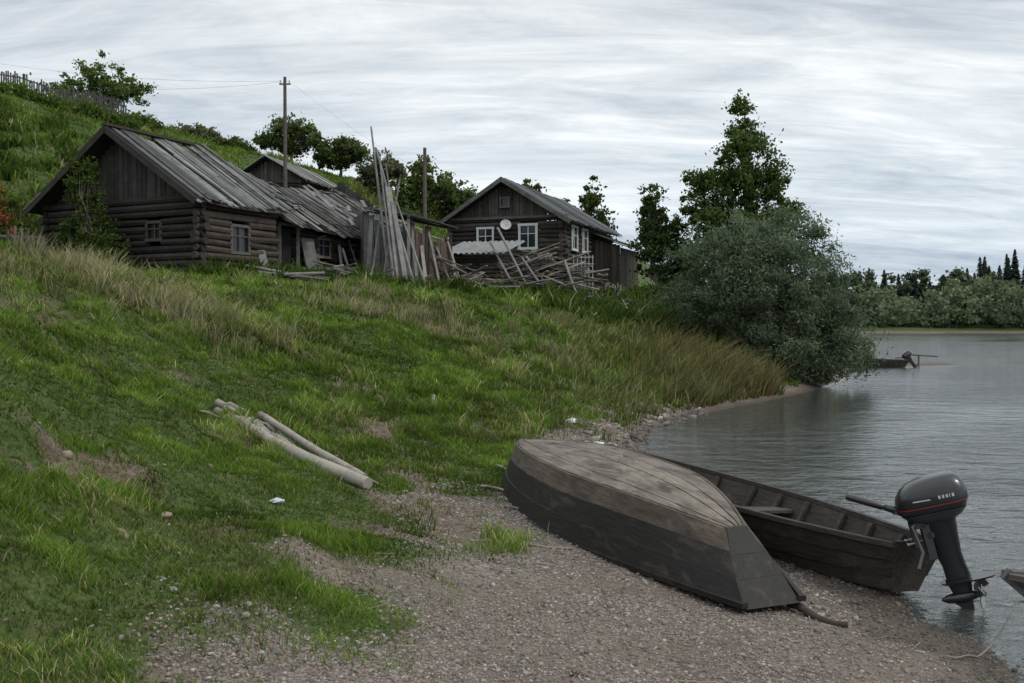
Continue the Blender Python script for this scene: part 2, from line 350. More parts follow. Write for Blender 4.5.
merge('low_weeds',[tall(-1.9,5.6,1.0,1.6,1100,.035,.011,0,WA,WB,per=22,sp=.05),tall(-1.0,8.4,1.2,2.2,900,.035,.011,0,WA,WB,per=22,sp=.05),tall(-.2,5.0,.7,.9,160,.03,.010,0,WA,WB,per=22,sp=.04),tall(-.4,13.0,1,1.6,1300,.06,.014,.05,per=24,sp=.07),tall(-2.5,10,1.6,3,1600,.06,.012,.1,per=24,sp=.06),
   tall(-3.0,5.6,1,1.4,2200,.05,.010,.03,per=24,sp=.06)],.9)
# ------------------------------------------------------------ pebbles
ph=(1+5**.5)/2
IV=np.array([(-1,ph,0),(1,ph,0),(-1,-ph,0),(1,-ph,0),(0,-1,ph),(0,1,ph),(0,-1,-ph),(0,1,-ph),(ph,0,-1),(ph,0,1),(-ph,0,-1),(-ph,0,1)]); IV/=np.linalg.norm(IV[0])
IF=np.array([(0,11,5),(0,5,1),(0,1,7),(0,7,10),(0,10,11),(1,5,9),(5,11,4),(11,10,2),(10,7,6),(7,1,8),(3,9,4),(3,4,2),(3,2,6),(3,6,8),(3,8,9),(4,9,5),(2,4,11),(6,2,10),(8,6,7),(9,8,1)])
def stones(name,x,y,r,pal,sink=.25,flat=.55):
    n=len(x); z=H(x,y); sc=np.stack([r*rng.uniform(.8,1.4,n),r*rng.uniform(.6,1.0,n),r*rng.uniform(.4,.75,n)*flat/.55],1)
    V=IV[None]*(1+rng.uniform(-.16,.16,(n,12,1)))*sc[:,None,:]
    a=rng.uniform(0,2*np.pi,n); ca=np.cos(a)[:,None];sa=np.sin(a)[:,None]
    b=rng.normal(0,.25,n)[:,None]; 
    vx=V[...,0]*ca-V[...,1]*sa; vy=V[...,0]*sa+V[...,1]*ca; vz=V[...,2]+vx*np.sin(b)
    V=np.stack([vx+x[:,None],vy+y[:,None],vz+(z+sc[:,2]*(.5-sink))[:,None]],2).reshape(-1,3)
    T=(IF[None]+(np.arange(n)*12)[:,None,None]).reshape(-1,3)
    pal=np.array(pal); c=pal[rng.integers(0,len(pal),n)]*rng.uniform(.65,1.25,(n,1))
    wet=np.where(z<.06,.5,1)[:,None]; c=c*wet
    return tri_mesh(name,V,T,np.repeat(c,12,0),M_stone,True)
PX=[];PY=[];PR=[]
for y0,y1,den,r in ((3.4,7,3200,.0075),(7,11,1500,.0095),(11,18,420,.014),(18,26,90,.03)):
    n=int((y1-y0)*8*den); x=rng.uniform(-4,4.6,n); y=rng.uniform(y0,y1,n)
    g,d,t=masks(x,y); cl=fbm(x*1.5,y*1.5,3,91)
    k=(rng.random(n)<(1-g)**1.3*(.35+1.0*sst(.35,.65,cl))+.012*(t<9))&(t>-.6)&(t<8); x=x[k];y=y[k]
    PX.append(x);PY.append(y);PR.append(r*np.exp(rng.normal(0,.42,len(x))))
x=np.concatenate(PX);y=np.concatenate(PY);r=np.concatenate(PR)
PAL=[(.18,.15,.127),(.14,.115,.096),(.215,.182,.155),(.17,.125,.098),(.25,.222,.197),(.11,.093,.082),(.21,.16,.13),(.16,.146,.136),(.2,.175,.15),(.29,.265,.24)]
stones('gravel',x,y,r,PAL); print('pebbles',len(x))
n=200; y=rng.uniform(13,24,n); x=xs(y)-rng.uniform(-.7,.9,n); stones('shore_stones',x,y,rng.uniform(.03,.11,n),PAL)
stones('field_stone',np.array([-2.5,-2.35,-2.45,-3.05,-2.0,-2.7,-3.3,-3.2]),np.array([7.2,6.0,7.6,6.6,6.6,8.9,7.4,6.9]),np.array([.05,.045,.035,.05,.03,.04,.06,.05]),[(.22,.17,.13)])
# ------------------------------------------------------------ trees
def leafcloud(cen,rad,n,ls,asp,dark,light,zlo,zhi,var=.6):
    m=len(cen); i=rng.integers(0,m,n); cb=rng.random(m)[i]; an=rng.uniform(.55,1.5,(m,3))[i]*np.array([1,1,.8])
    off=np.clip(rng.normal(0,.52,(n,3)),-1.5,1.5)*rad[i][:,None]*an; P=cen[i]+off
    a=rng.normal(0,1,(n,3)); a/=np.linalg.norm(a,axis=1)[:,None]; b=np.cross(a,rng.normal(0,1,(n,3))); b/=np.linalg.norm(b,axis=1)[:,None]
    l=ls*(.6+.8*rng.random(n)); A=a*(l/2)[:,None]; B=b*(l*asp/2)[:,None]
    V=np.stack([P-A,P+B,P+A,P-B],1).reshape(-1,3)
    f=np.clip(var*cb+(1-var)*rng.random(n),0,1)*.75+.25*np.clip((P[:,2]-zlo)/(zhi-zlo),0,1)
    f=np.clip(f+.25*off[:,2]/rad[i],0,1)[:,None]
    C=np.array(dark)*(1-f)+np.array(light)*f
    return V,np.repeat(C,4,0)
def tree(name,base,ell,ncl,nleaf,ls,dark,light,tr=.15,asp=.5,crad=.6,bark=(.12,.10,.085),stems=1,limbs=True,edge=.42):
    base=Vector(base); e=empty(name,base)
    ell=np.array(ell,float); w=ell[:,3]*ell[:,4]*ell[:,5]; i=rng.choice(len(ell),ncl,p=w/w.sum())
    g3=rng.normal(0,1,(ncl,3)); g3/=np.linalg.norm(g3,axis=1)[:,None]
    cen=ell[i,:3]+g3*ell[i,3:6]*((rng.random(ncl)**edge)*rng.uniform(.85,1.12,ncl))[:,None]
    gz=H(cen[:,0],cen[:,1]); cen[:,2]=np.maximum(cen[:,2],np.maximum(gz,0)+.25)
    rad=crad*(.4+1.0*rng.random(ncl))
    zhi=cen[:,2].max(); zlo=cen[:,2].min()
    V,C=leafcloud(cen,rad,nleaf,ls,asp,dark,light,zlo,zhi)
    V=V.reshape(-1,4,3); ok=V[:,:,2].min(1)>.03; V=V[ok].reshape(-1,3); C=C.reshape(-1,4,3)[ok].reshape(-1,3)
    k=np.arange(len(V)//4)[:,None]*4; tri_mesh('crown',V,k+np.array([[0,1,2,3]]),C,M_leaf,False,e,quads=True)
    mb=MB(); top=ell[np.argmax(ell[:,2]+ell[:,5])]; topp=Vector((top[0],top[1],top[2]+top[5]*.7))
    tp=[]
    for s in range(stems):
        b=base+Vector((random.uniform(-.5,.5),random.uniform(-.4,.4),0))*(stems>1)
        q=topp if s==0 else Vector(cen[random.randrange(ncl)])
        pts=[b+(q-b)*f+Vector((random.uniform(-1,1),random.uniform(-1,1),0))*.05*(q-b).length*(0<f<1)*.6 for f in (0,.25,.5,.75,1)]
        pts[0].z-=.2; mb.tube(pts,[tr,tr*.8,tr*.6,tr*.38,tr*.12],jit(bark),8); tp.append(pts)
    if limbs:
        for q in cen[rng.permutation(ncl)[:min(ncl,90)]]:
            q=Vector(q); pts=random.choice(tp); f=max(0.08,min(.9,(q.z-base.z)/(topp.z-base.z)*.75)); u=f*4; a=int(u); p=pts[a].lerp(pts[min(a+1,4)],u-a)
            mid=p.lerp(q,.5)+Vector((0,0,-.06*(q-p).length)); r=tr*(1-f)*.45+.01
            mb.tube([p,mid,q],[r,r*.6,r*.2],jit(bark),5)
    mb.build('trunk',M_bark,e,True)
    return e
WD=(.045,.065,.035); WL=(.165,.21,.13)
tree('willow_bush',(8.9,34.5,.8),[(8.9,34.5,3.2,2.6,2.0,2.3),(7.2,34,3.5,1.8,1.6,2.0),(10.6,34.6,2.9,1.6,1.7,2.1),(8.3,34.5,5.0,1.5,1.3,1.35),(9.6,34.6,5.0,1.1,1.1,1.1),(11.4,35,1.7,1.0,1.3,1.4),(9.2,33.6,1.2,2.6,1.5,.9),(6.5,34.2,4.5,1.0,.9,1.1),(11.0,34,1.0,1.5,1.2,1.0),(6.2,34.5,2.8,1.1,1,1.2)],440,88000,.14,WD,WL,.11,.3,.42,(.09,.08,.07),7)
BD=(.028,.05,.014);BL=(.11,.155,.045)
tree('birch_tree',(11.6,50,1.8),[(11.6,50,12.0,.8,.8,1.4),(11.4,50,10.5,1.6,1.4,1.5),(10.9,50,9.0,2.0,1.6,1.3),(13.0,50,9.2,1.2,1.2,1.0),(12.9,50,7.2,1.8,1.6,1.3),(9.4,50,7.4,1.5,1.4,1.4),(9.3,50,9.2,.7,.8,.7),(11.2,50,6.6,2.4,1.6,1.6)],300,36000,.18,BD,BL,.2,.6,.36,(.35,.33,.3),edge=.5)
tree('birch_tree',(7.4,51,2.5),[(7.3,51,6.4,1.2,1.2,2.2),(7.0,51,8.0,.7,.6,1.2),(8.3,51,5.4,1.5,1.3,1.9)],130,16000,.18,(.02,.036,.012),(.075,.11,.035),.12,.6,.34,(.2,.18,.16),edge=.5)
tree('green_shrub',(7.6,44.5,1.7),[(7.4,44.5,2.9,2.4,1.5,1.2),(5.2,45,3.2,1.3,1,.8),(9.5,44,3.2,1.8,1.4,1.6)],130,13000,.16,(.025,.045,.013),(.085,.12,.03),.06,.55,.4,stems=4)
tree('green_shrub',(5.2,37.5,1.9),[(5.4,37.5,2.3,1.6,1.0,.7),(6.9,37,2.1,1.2,1,.9)],80,7000,.13,(.03,.05,.013),(.09,.13,.035),.05,.55,.3,stems=4)
for (px,py,hw,zt,dk,lt) in ((-33.0,80,4.2,23.4,(.035,.06,.015),(.13,.18,.045)),(-22.5,72,1.9,16.5,(.07,.08,.045),(.16,.18,.10)),(-19.8,72,1.4,15.4,(.035,.058,.018),(.11,.14,.04)),
      (-15.6,71,2.6,16.6,(.035,.055,.018),(.12,.155,.05)),(-12.6,74,2.3,16.0,(.035,.055,.018),(.12,.155,.055)),(-8.9,68,1.6,13.8,(.07,.08,.045),(.16,.17,.09)),(-5.8,66,2.1,13.0,(.04,.06,.018),(.13,.17,.05)),(-4.2,69,1.7,12.6,(.04,.06,.018),(.12,.16,.05)),
      (1.2,66,1.2,11.8,(.035,.055,.018),(.10,.12,.04)),(5.0,64,1.3,11.4,(.03,.045,.015),(.085,.11,.035)),(3.6,66,1.6,10.4,(.03,.045,.015),(.09,.12,.04)),(-27,64,2.4,15.6,(.035,.06,.015),(.10,.15,.04)),(-24.5,66,1.6,15.0,(.035,.06,.015),(.10,.14,.04))):
    gz=h1(px,py); hh=max(zt-gz,2.5); zc=zt-hh*.36
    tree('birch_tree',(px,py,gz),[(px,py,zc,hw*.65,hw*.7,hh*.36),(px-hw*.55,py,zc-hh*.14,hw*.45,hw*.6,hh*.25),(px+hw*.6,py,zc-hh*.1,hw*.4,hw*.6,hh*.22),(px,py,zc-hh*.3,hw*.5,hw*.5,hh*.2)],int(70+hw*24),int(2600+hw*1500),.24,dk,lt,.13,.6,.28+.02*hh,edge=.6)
tree('climbing_shrub',(-12.9,30.4,3.4),[(-12.9,30.7,4.9,.8,.35,1.4),(-13.3,30.9,6.4,.5,.3,.9),(-12.5,30.3,4.2,1.0,.5,.8)],90,8000,.12,(.025,.045,.012),(.075,.11,.028),.05,.55,.26,stems=3)
tree('hillside_hedge',(-33,56,13),[(-34,57,14.6,5,1,.9),(-27.5,56.5,13.6,3.5,1,.8),(-23.5,58,12.8,2.5,1,.8)],200,16000,.2,(.035,.06,.014),(.10,.15,.032),.05,.6,.5,limbs=False)
tree('red_berry_bush',(-17.5,34.5,5.0),[(-17.8,34.5,5.6,1.0,.8,1.4),(-16.8,34.6,4.9,.8,.7,.9)],80,7500,.13,(.04,.065,.014),(.11,.155,.035),.04,.6,.3,stems=4)
V,C=leafcloud(np.array([(-17.2,33.8,6.7),(-17.3,33.8,6.2),(-17.1,33.7,5.7),(-17.6,33.8,5.3),(-16.9,33.8,5.3)]),np.array([.28,.25,.3,.25,.2]),130,.11,.7,(.25,.03,.03),(.4,.06,.05),5,7)
k=np.arange(len(V)//4)[:,None]*4; tri_mesh('red_berries',V,k+np.array([[0,1,2,3]]),C,M_leaf,False,bpy.data.objects['red_berry_bush'],quads=True)
# distant forest on the far bank (one mass)
FV=[];FC=[]
def fquads(V,C): FV.append(V);FC.append(C)
nb=460; bx=rng.uniform(50,330,nb); yfv=200-np.clip(bx-110,0,1e9)*1.4; by=yfv+rng.uniform(5,24,nb); bh=rng.uniform(5.0,9.5,nb)*(.7+.6*vnoise(bx*.1,bx*0,9)); gz=H(bx,by)
cen=[];rad=[]
for j in range(nb):
    for q in range(7):
        f_=random.uniform(.08,.95); cen.append((bx[j]+random.uniform(-2.2,2.2)*(1.2-f_),by[j]+random.uniform(-2,2),gz[j]+bh[j]*f_)); rad.append(random.uniform(.8,1.6))
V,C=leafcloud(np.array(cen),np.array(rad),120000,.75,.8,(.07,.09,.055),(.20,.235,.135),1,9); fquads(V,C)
# taller leafy trees behind the shrubs
cen=[];rad=[]
for j in range(70):
    X_=random.uniform(70,150); Y_=200-max(X_-110,0)*1.4+random.uniform(22,40); hh=random.uniform(8,12.5); g_=h1(X_,Y_)
    for q in range(14):
        f_=random.uniform(.25,1)**.8; cen.append((X_+random.gauss(0,1)*1.5*(1.25-f_),Y_+random.gauss(0,1),g_+hh*f_)); rad.append(random.uniform(.6,1.2))
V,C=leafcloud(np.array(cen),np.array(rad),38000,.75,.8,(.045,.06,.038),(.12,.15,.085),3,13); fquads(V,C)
def spruce(x,y,z,h,R,dark):
    m=int(h*34); f=rng.random(m)**.75*.96+.03; a=rng.uniform(0,2*np.pi,m)
    r=R*(1-f)**.8*(.4+.8*rng.random(m))+.18; d=np.stack([np.cos(a),np.sin(a),0*a],1); sd=np.stack([-np.sin(a),np.cos(a),0*a],1)
    p=np.stack([x+0*f,y+0*f,z+h*f],1); tip=p+d*r[:,None]-np.array([0,0,1])*(r*.3)[:,None]; w=(r*.24+.12)[:,None]
    mid=(p+tip)/2+np.array([0,0,.1]); V=np.stack([p+np.array([0,0,.3]),mid-sd*w,tip,mid+sd*w],1).reshape(-1,3)
    c=np.array(dark)*(.6+.8*rng.random((m,1))); fquads(V,np.repeat(c,4,0))
ns=200; sx=rng.uniform(60,340,ns); 
for j in range(ns):
    X_=sx[j]; y0=200-max(X_-110,0)*1.4; Y_=y0+random.uniform(26,60); u=X_/Y_
    hh=random.uniform(6,12)+ (5 if (u>.455 and X_<135) or X_>=135 else (1.5 if u<.41 else 0))*random.uniform(.2,1)
    spruce(X_,Y_,h1(X_,Y_),hh,random.uniform(2.4,3.8),(.04,.055,.042) if random.random()<.6 else (.065,.085,.055))
for X_,Y_,hh in ((107,229,15.5),(109,227,12),(105,231,13),(115,229,17),(113,232,13.5),(117,232,13),(111,233,13.5),(93,231,11.5),(85.5,230,12.5),(88,228,11.5),(83,231,11.5),(99,229,11),(96,230,10)):
    spruce(X_,Y_,h1(X_,Y_),hh,random.uniform(2.8,3.8),(.035,.05,.038))
V=np.concatenate(FV);C=np.concatenate(FC); k=np.arange(len(V)//4)[:,None]*4
tri_mesh('distant_forest',V,k+np.array([[0,1,2,3]]),C,M_leaf,False,quads=True)
# ------------------------------------------------------------ buildings
GREY=(.12,.12,.118); LGREY=(.19,.187,.18); DLOG=(.032,.029,.026); BLOG=(.048,.038,.031); RED=(.06,.040,.032)
class House:
    def __init__(s,F,gd,W,Lh,z0,zE,zR):
        s.F=Vector((F[0],F[1],0)); s.g=Vector((gd[0],gd[1],0)).normalized(); s.l=Vector((-s.g.y,s.g.x,0)); 
        if s.l.y<0: s.l=-s.l
        s.W=W;s.L=Lh;s.z0=z0;s.zE=zE;s.zR=zR
    def p(s,a,b,z): q=s.F+s.g*a+s.l*b; return Vector((q.x,q.y,z))
def log_wall(mb,P0,P1,z0,z1,col,openings=(),r=.12,ext=.22,var=.5,wob=.025):
    P0=Vector(P0);P1=Vector(P1); d=P1-P0; Ln=d.length; d.normalize(); z=z0+r
    while z+r*.5<z1:
        segs=[(-ext,Ln+ext)]
        for a,b,za,zb in openings:
            if za-r<z<zb+r:
                ns=[]
                for s0,s1 in segs:
                    if b<=s0 or a>=s1: ns.append((s0,s1)); continue
                    if a>s0: ns.append((s0,a))
                    if b<s1: ns.append((b,s1))
                segs=ns
        c=jit(col,var); rr=r*random.uniform(.84,1.05)
        for s0,s1 in segs:
            if s1-s0<.1: continue
            e0=s0+random.uniform(-.12,.1)*(s0<0);e1=s1+random.uniform(-.1,.12)*(s1>Ln)
            a=P0+d*e0;b=P0+d*e1; a.z=z+random.uniform(-wob,wob); b.z=z+random.uniform(-wob,wob); mb.cyl(a,b,rr,rr*.93,c,8)
        z+=2*r*.9
def plank_roof(mb,r0,r1,e0,e1,col,w=.17,th=.03,sag=0,ej=.12,miss=0):
    r0,r1,e0,e1=[Vector(q) for q in (r0,r1,e0,e1)]; n=int((r1-r0).length/w)
    up=(r1-r0).cross(e0-r0).normalized()
    if up.z<0: up=-up
    wv=random.uniform(0,6)
    for i in range(n):
        f=(i+.5)/n; a=r0.lerp(r1,f);b=e0.lerp(e1,f); s=sag*4*f*(1-f)+.07*math.sin(f*17+wv)*(sag>0.1); a=a-Vector((0,0,s));b=b-Vector((0,0,s*.6))
        dd=(b-a).normalized(); b=b+dd*(random.uniform(-ej,ej)); a0=a.copy()
        if random.random()<miss: b=a.lerp(b,random.uniform(.5,.85))
        o=up*(random.uniform(0,.055)+(.03 if i%2 else 0)); sx_=(r1-r0).normalized()*random.uniform(-.1,.1)
        k=.6+.8*float(vnoise(f*7+wv,.3)); c=jit(tuple(q*k for q in col),.4)
        if random.random()<.15: c=tuple(q*.4 for q in c)
        mb.beam(a0+o,b+o+sx_,w*random.uniform(.7,1.12),th,c,up)
    lo=up*-.05; m=12; vs=[]
    for i in range(m+1):
        f=i/m; s=Vector((0,0,sag*4*f*(1-f))); vs+=[r0.lerp(r1,f)-s+lo,e0.lerp(e1,f)-s*.6+lo]
    mb.add(vs,[(2*i,2*i+1,2*i+3,2*i+2) for i in range(m)],(.03,.028,.025))
def planks(mb,P0,P1,z0f,z1f,col,w=.16,th=.03,gap=.0,var=.4):
    P0=Vector(P0);P1=Vector(P1);d=P1-P0;Ln=d.length;d.normalize();n=max(1,int(Ln/w))
    for i in range(n):
        s=(i+.5)*Ln/n; a=P0+d*s;b=a.copy(); a.z=z0f(s);b.z=z1f(s)
        if b.z-a.z<.05: continue
        off=Vector((-d.y,d.x,0))*random.uniform(-.015,.015); b=b+d*random.uniform(-.02,.02)
        mb.beam(a+off,b+off,Ln/n*(1-gap)*random.uniform(.84,.99),th,jit(col,var),Vector((-d.y,d.x,0)))
def window(fr,gl,c,d,nr,w,h,col,mull=(1,1),t=.09):
    c=Vector(c);d=Vector(d).normalized();nr=Vector(nr).normalized();z=Vector((0,0,1))
    gl.beam(c-d*(w/2-.01)-nr*.02,c+d*(w/2-.01)-nr*.02,.02,h-.02,(.02,.02,.02))
    o=nr*.06
    fr.beam(c+z*(h/2)-d*(w/2+t)+o,c+z*(h/2)+d*(w/2+t)+o,.06,t,col); fr.beam(c-z*(h/2)-d*(w/2+t)+o,c-z*(h/2)+d*(w/2+t)+o,.07,t,col)
    for s in (-1,1): fr.beam(c+d*s*(w/2+t*.3)-z*(h/2-t/2)+o,c+d*s*(w/2+t*.3)+z*(h/2-t/2)+o,t,.05,col,nr)
    for i in range(mull[0]):
        s=((i+1)/(mull[0]+1)-.5)*w; fr.beam(c+d*s-z*(h/2-t/2)+nr*.03,c+d*s+z*(h/2-t/2)+nr*.03,.04,.03,col,nr)
    for i in range(mull[1]):
        s=((i+1)/(mull[1]+1)-.5)*h+h*.12; fr.beam(c+z*s-d*(w/2-.03)+nr*.033,c+z*s+d*(w/2-.03)+nr*.033,.03,.035,col)
# --- old log house with barn
A=House((-9.36,30),(-5.94,3),6.6,3.2,3.0,6.0,8.15)
e=empty('log_barn',(-9.4,30,3.4))
wl=MB(); rf=MB(); fr=MB(); gl=MB(); dk=MB()
log_wall(wl,A.p(0,0,0),A.p(A.W,0,0),A.z0,A.zE,DLOG,[(1.5,2.1,4.7,5.3)])
log_wall(wl,A.p(0,0,0),A.p(0,A.L,0),A.z0,A.zE,BLOG,[(1.3,2.1,4.35,5.25)],wob=.04)
log_wall(wl,A.p(A.W,0,0),A.p(A.W,11,0),A.z0,A.zE,DLOG)
log_wall(wl,A.p(.3,3.4,0),A.p(.3,11.4,0),A.z0,A.zE-.1,DLOG,[(.5,1.35,3.4,5.4),(2.6,3.3,4.5,5.2),(4.5,5.1,4.5,5.1)],wob=.06)
log_wall(wl,A.p(0,11.4,0),A.p(A.W,11.4,0),A.z0,A.zE,DLOG)
sl=(A.zR-A.zE)/(A.W/2)
planks(wl,A.p(0,.05,0),A.p(A.W,.05,0),lambda s:A.zE-.1,lambda s:A.zE+sl*min(s,A.W-s)-.1,(.042,.040,.037),.2)
planks(wl,A.p(0,11.5,0),A.p(A.W,11.5,0),lambda s:A.zE-.1,lambda s:A.zE+sl*min(s,A.W-s)-.1,(.042,.040,.037),.2)
wl.build('log_walls',M_wood,e,True)
oh=.42
def rp(a,b,dz=0):
    z=A.zR-sl*abs(a-A.W/2); return A.p(a,b,z+dz)
for side in (0,1):
    ea=-oh if side==0 else A.W+oh
    plank_roof(rf,rp(A.W/2,-.55,.1),rp(A.W/2,3.6,.1),rp(ea,-.55,.1),rp(ea,3.6,.1),(.125,.128,.125),.17,.035,.14,.14,.03)
    plank_roof(rf,rp(A.W/2,3.5,-.2),rp(A.W/2,12.1,-.5),rp(ea,3.5,-.15),rp(ea,11.4,-.15),(.14,.138,.131),.17,.035,.46,.34,.12)
rf.beam(rp(A.W/2,-.6,.16),rp(A.W/2,3.6,.12),.22,.08,jit(DLOG))
for ea in (-oh,A.W+oh): rf.beam(rp(A.W/2,-.58,.02),rp(ea,-.58,.02),.05,.2,(.035,.032,.028))
def rsag(b): return -.15-.46*4*((b-3.5)/8.5)*(1-(b-3.5)/8.5) if b>3.6 else -.07
for b in (1.0,2.6,4.4,5.6,7.2,8.8,10.2):
    o=rsag(b); rf.beam(rp(A.W*random.uniform(.3,.45),b,.25+o),rp(A.W*random.uniform(-.02,.12),b+random.uniform(-.4,.4),.25+o*.7),.09,.04,jit(LGREY))
for k_ in range(14):
    b=random.uniform(4,11); o=rsag(b); a_=A.W*random.uniform(.05,.4)
    rf.beam(rp(a_,b,.27+o*.85),rp(a_-random.uniform(.3,1.2),b+random.uniform(-1.1,1.1),.27+o*.75),.14,.03,jit(GREY,.5))
rf.build('plank_roof',M_roof,e)
nl=-A.g; window(fr,gl,A.p(0,1.7,4.8),A.l,nl,.75,.85,(.09,.078,.066)); nf=-A.l; window(fr,gl,A.p(1.8,0,5.0),A.g,nf,.55,.55,(.07,.06,.05))
window(fr,gl,A.p(.3,6.35,4.85),A.l,nl,.65,.65,(.14,.13,.12)); window(fr,gl,A.p(.3,8.2,4.8),A.l,nl,.55,.55,(.14,.13,.12))
fr.build('window_frames',M_plain,e); gl.build('window_glass',M_glass,e)
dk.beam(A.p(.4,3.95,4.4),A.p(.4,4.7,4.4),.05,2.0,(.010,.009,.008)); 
for b in (3.85,4.82): dk.beam(A.p(.17,b,3.1),A.p(.17,b,5.45),.1,.1,jit(GREY))
dk.beam(A.p(.17,3.8,5.5),A.p(.17,4.87,5.5),.1,.1,jit(GREY)); dk.beam(A.p(-.5,5.0,3.2),A.p(.1,5.2,5.1),.5,.05,jit(GREY))
for b0,b1,zt,w_ in ((7.3,7.1,4.9,.2),(2.6,2.7,4.6,.3),(8.3,8.8,5.3,.12),(5.9,5.6,4.6,.14),(7.9,7.5,5.2,.1),(9.3,9.0,4.8,.2),(10.1,9.8,5.4,.12),(6.5,6.9,5.0,.1)):
    dk.beam(A.p(-.55,b0,3.1),A.p(.0,b1,zt),w_,.04,jit(GREY,.4))
dk.build('doorway',M_wood,e)
# --- plank shed on the end of the barn
e2=empty('plank_shed',(-4.8,36,3.6)); sh=MB()
a0=Vector((-5.35,36.2,0));a1=Vector((-3.7,35.7,0));a2=Vector((-2.3,38.6,0))
planks(sh,a0,a1,lambda s:2.9,lambda s:6.1-.2*s+random.uniform(-.4,.12),(.09,.088,.084),.2,gap=.08,var=.5); planks(sh,a1,a2,lambda s:2.9,lambda s:5.85-.12*s+random.uniform(-.45,.06),RED,.22,gap=.07,var=.5)
planks(sh,a0,a0+Vector((-.9,2.9,0)),lambda s:2.9,lambda s:6.2,(.07,.065,.06),.2)
plank_roof(sh,(-5.5,36.0,6.3),(-3.5,35.4,5.95),(-4.6,39.5,6.35),(-1.9,38.9,5.75),GREY,.2,ej=.3)
for q in ((-5.2,35.7),(-4.3,35.4)): sh.beam((q[0],q[1],2.9),(q[0]+.15,q[1]+.3,5.9),.16,.04,jit(LGREY))
for x0,y0,x1,y1,z1 in ((-3.3,35.5,-3.65,36.0,5.9),(-2.5,36.6,-3.1,37.0,5.6),(-2.0,37.3,-2.9,37.5,5.2),(-3.0,35.9,-3.3,36.5,5.0),(-1.7,38.0,-2.5,38.3,5.4)): sh.beam((x0,y0,2.9),(x1,y1,z1),.13,.04,jit(LGREY,.3))
sh.beam((-3.68,35.62,2.9),(-3.68,35.62,6.0),.1,.1,jit(LGREY)); sh.build('plank_walls_and_roof',M_wood,e2)
# --- small grey roof behind
B=House((-10.9,52),(-4.5,1.2),3.8,5,7.0,9.7,10.75); e3=empty('small_outbuilding',(-10.6,52,7)); m_=MB()
log_wall(m_,B.p(0,0,0),B.p(3.8,0,0),7.0,9.7,DLOG); log_wall(m_,B.p(0,0,0),B.p(0,5,0),7.0,9.7,DLOG)
planks(m_,B.p(0,.05,0),B.p(3.8,.05,0),lambda s:9.6,lambda s:9.7+.55*min(s,3.8-s),(.06,.055,.05),.2)
for ea in (-.5,4.3): plank_roof(m_,B.p(1.9,-.4,10.85),B.p(1.9,5.4,10.75),B.p(ea,-.4,9.5),B.p(ea,5.4,9.4),LGREY)
m_.build('walls_and_roof',M_wood,e3)
# --- inhabited house
G=House((2.4,48,0),(-5.4,2),5.8,9,3.2,7.3,9.1); e4=empty('log_house',(2.4,48,3.7)); wl=MB();rf=MB();fr=MB();gl=MB()
HB=(.052,.044,.038)
log_wall(wl,G.p(0,0,0),G.p(G.W,0,0),G.z0,G.zE,HB,[(1.25,2.1,5.75,6.95),(3.5,4.3,5.75,6.85)])
log_wall(wl,G.p(0,0,0),G.p(0,G.L,0),G.z0,G.zE,HB,[(1.2,2.0,5.75,6.95),(3.0,3.8,5.75,6.95)])
log_wall(wl,G.p(G.W,0,0),G.p(G.W,G.L,0),G.z0,G.zE,HB)
sl2=(G.zR-G.zE)/(G.W/2)
planks(wl,G.p(0,.0,0),G.p(G.W,.0,0),lambda s:G.zE,lambda s:G.zE+sl2*min(s,G.W-s)-.08,(.06,.054,.048),.18)
wl.beam(G.p(-.3,-.12,G.zE),G.p(G.W+.3,-.12,G.zE),.1,.12,(.10,.09,.08))
wl.build('log_walls',M_wood,e4,True)
def rq(a,b,dz=0): return G.p(a,b,G.zR-sl2*abs(a-G.W/2)+dz)
for ea in (-.6,G.W+.6): plank_roof(rf,rq(G.W/2,-.6,.1),rq(G.W/2,G.L+.5,.1),rq(ea,-.6,.1),rq(ea,G.L+.5,.1),(.095,.10,.105),.3,.03,.05,.03)
for ea in (-.6,G.W+.6): rf.beam(rq(G.W/2,-.63,.0),rq(ea,-.63,.0),.05,.18,(.10,.10,.1))
rf.build('plank_roof',M_roof,e4)
WH=(.5,.51,.51)
window(fr,gl,G.p(1.68,-.1,6.35),G.g,-G.l,.8,1.15,WH,(1,1),.12); window(fr,gl,G.p(3.9,-.1,6.3),G.g,-G.l,.75,1.05,WH,(1,1),.1)
window(fr,gl,G.p(-.1,1.6,6.35),G.l,-G.g,.8,1.15,WH,(1,1),.12); window(fr,gl,G.p(-.1,3.4,6.35),G.l,-G.g,.8,1.15,WH,(1,1),.12)
window(fr,gl,G.p(2.9,-.05,8.05),G.g,-G.l,.4,.45,(.12,.11,.1),(0,0),.07)
fr.build('window_frames',M_plain,e4); gl.build('window_glass',M_glass,e4)
an=MB(); p=G.p(2.75,-.35,6.95); nn=Vector((.1,-.9,.35)).normalized(); t1=nn.cross(Vector((0,0,1))).normalized(); t2=nn.cross(t1); vs=[p-nn*.08];n=20
for rr,dd in ((.13,-.06),(.27,0)): vs+=[p+t1*math.cos(2*math.pi*k/n)*rr+t2*math.sin(2*math.pi*k/n)*rr+nn*dd for k in range(n)]
an.add(vs,[(0,1+k,1+(k+1)%n) for k in range(n)]+[(1+k,1+n+k,1+n+(k+1)%n,1+(k+1)%n) for k in range(n)],(.55,.55,.55)); an.cyl(p,p+nn*.35-Vector((0,0,.15)),.015,.015,(.4,.4,.4)); an.cyl(p-nn*.08,G.p(2.75,0,6.8),.025,.025,(.3,.3,.3)); an.build('satellite_dish',M_plain,e4,True)
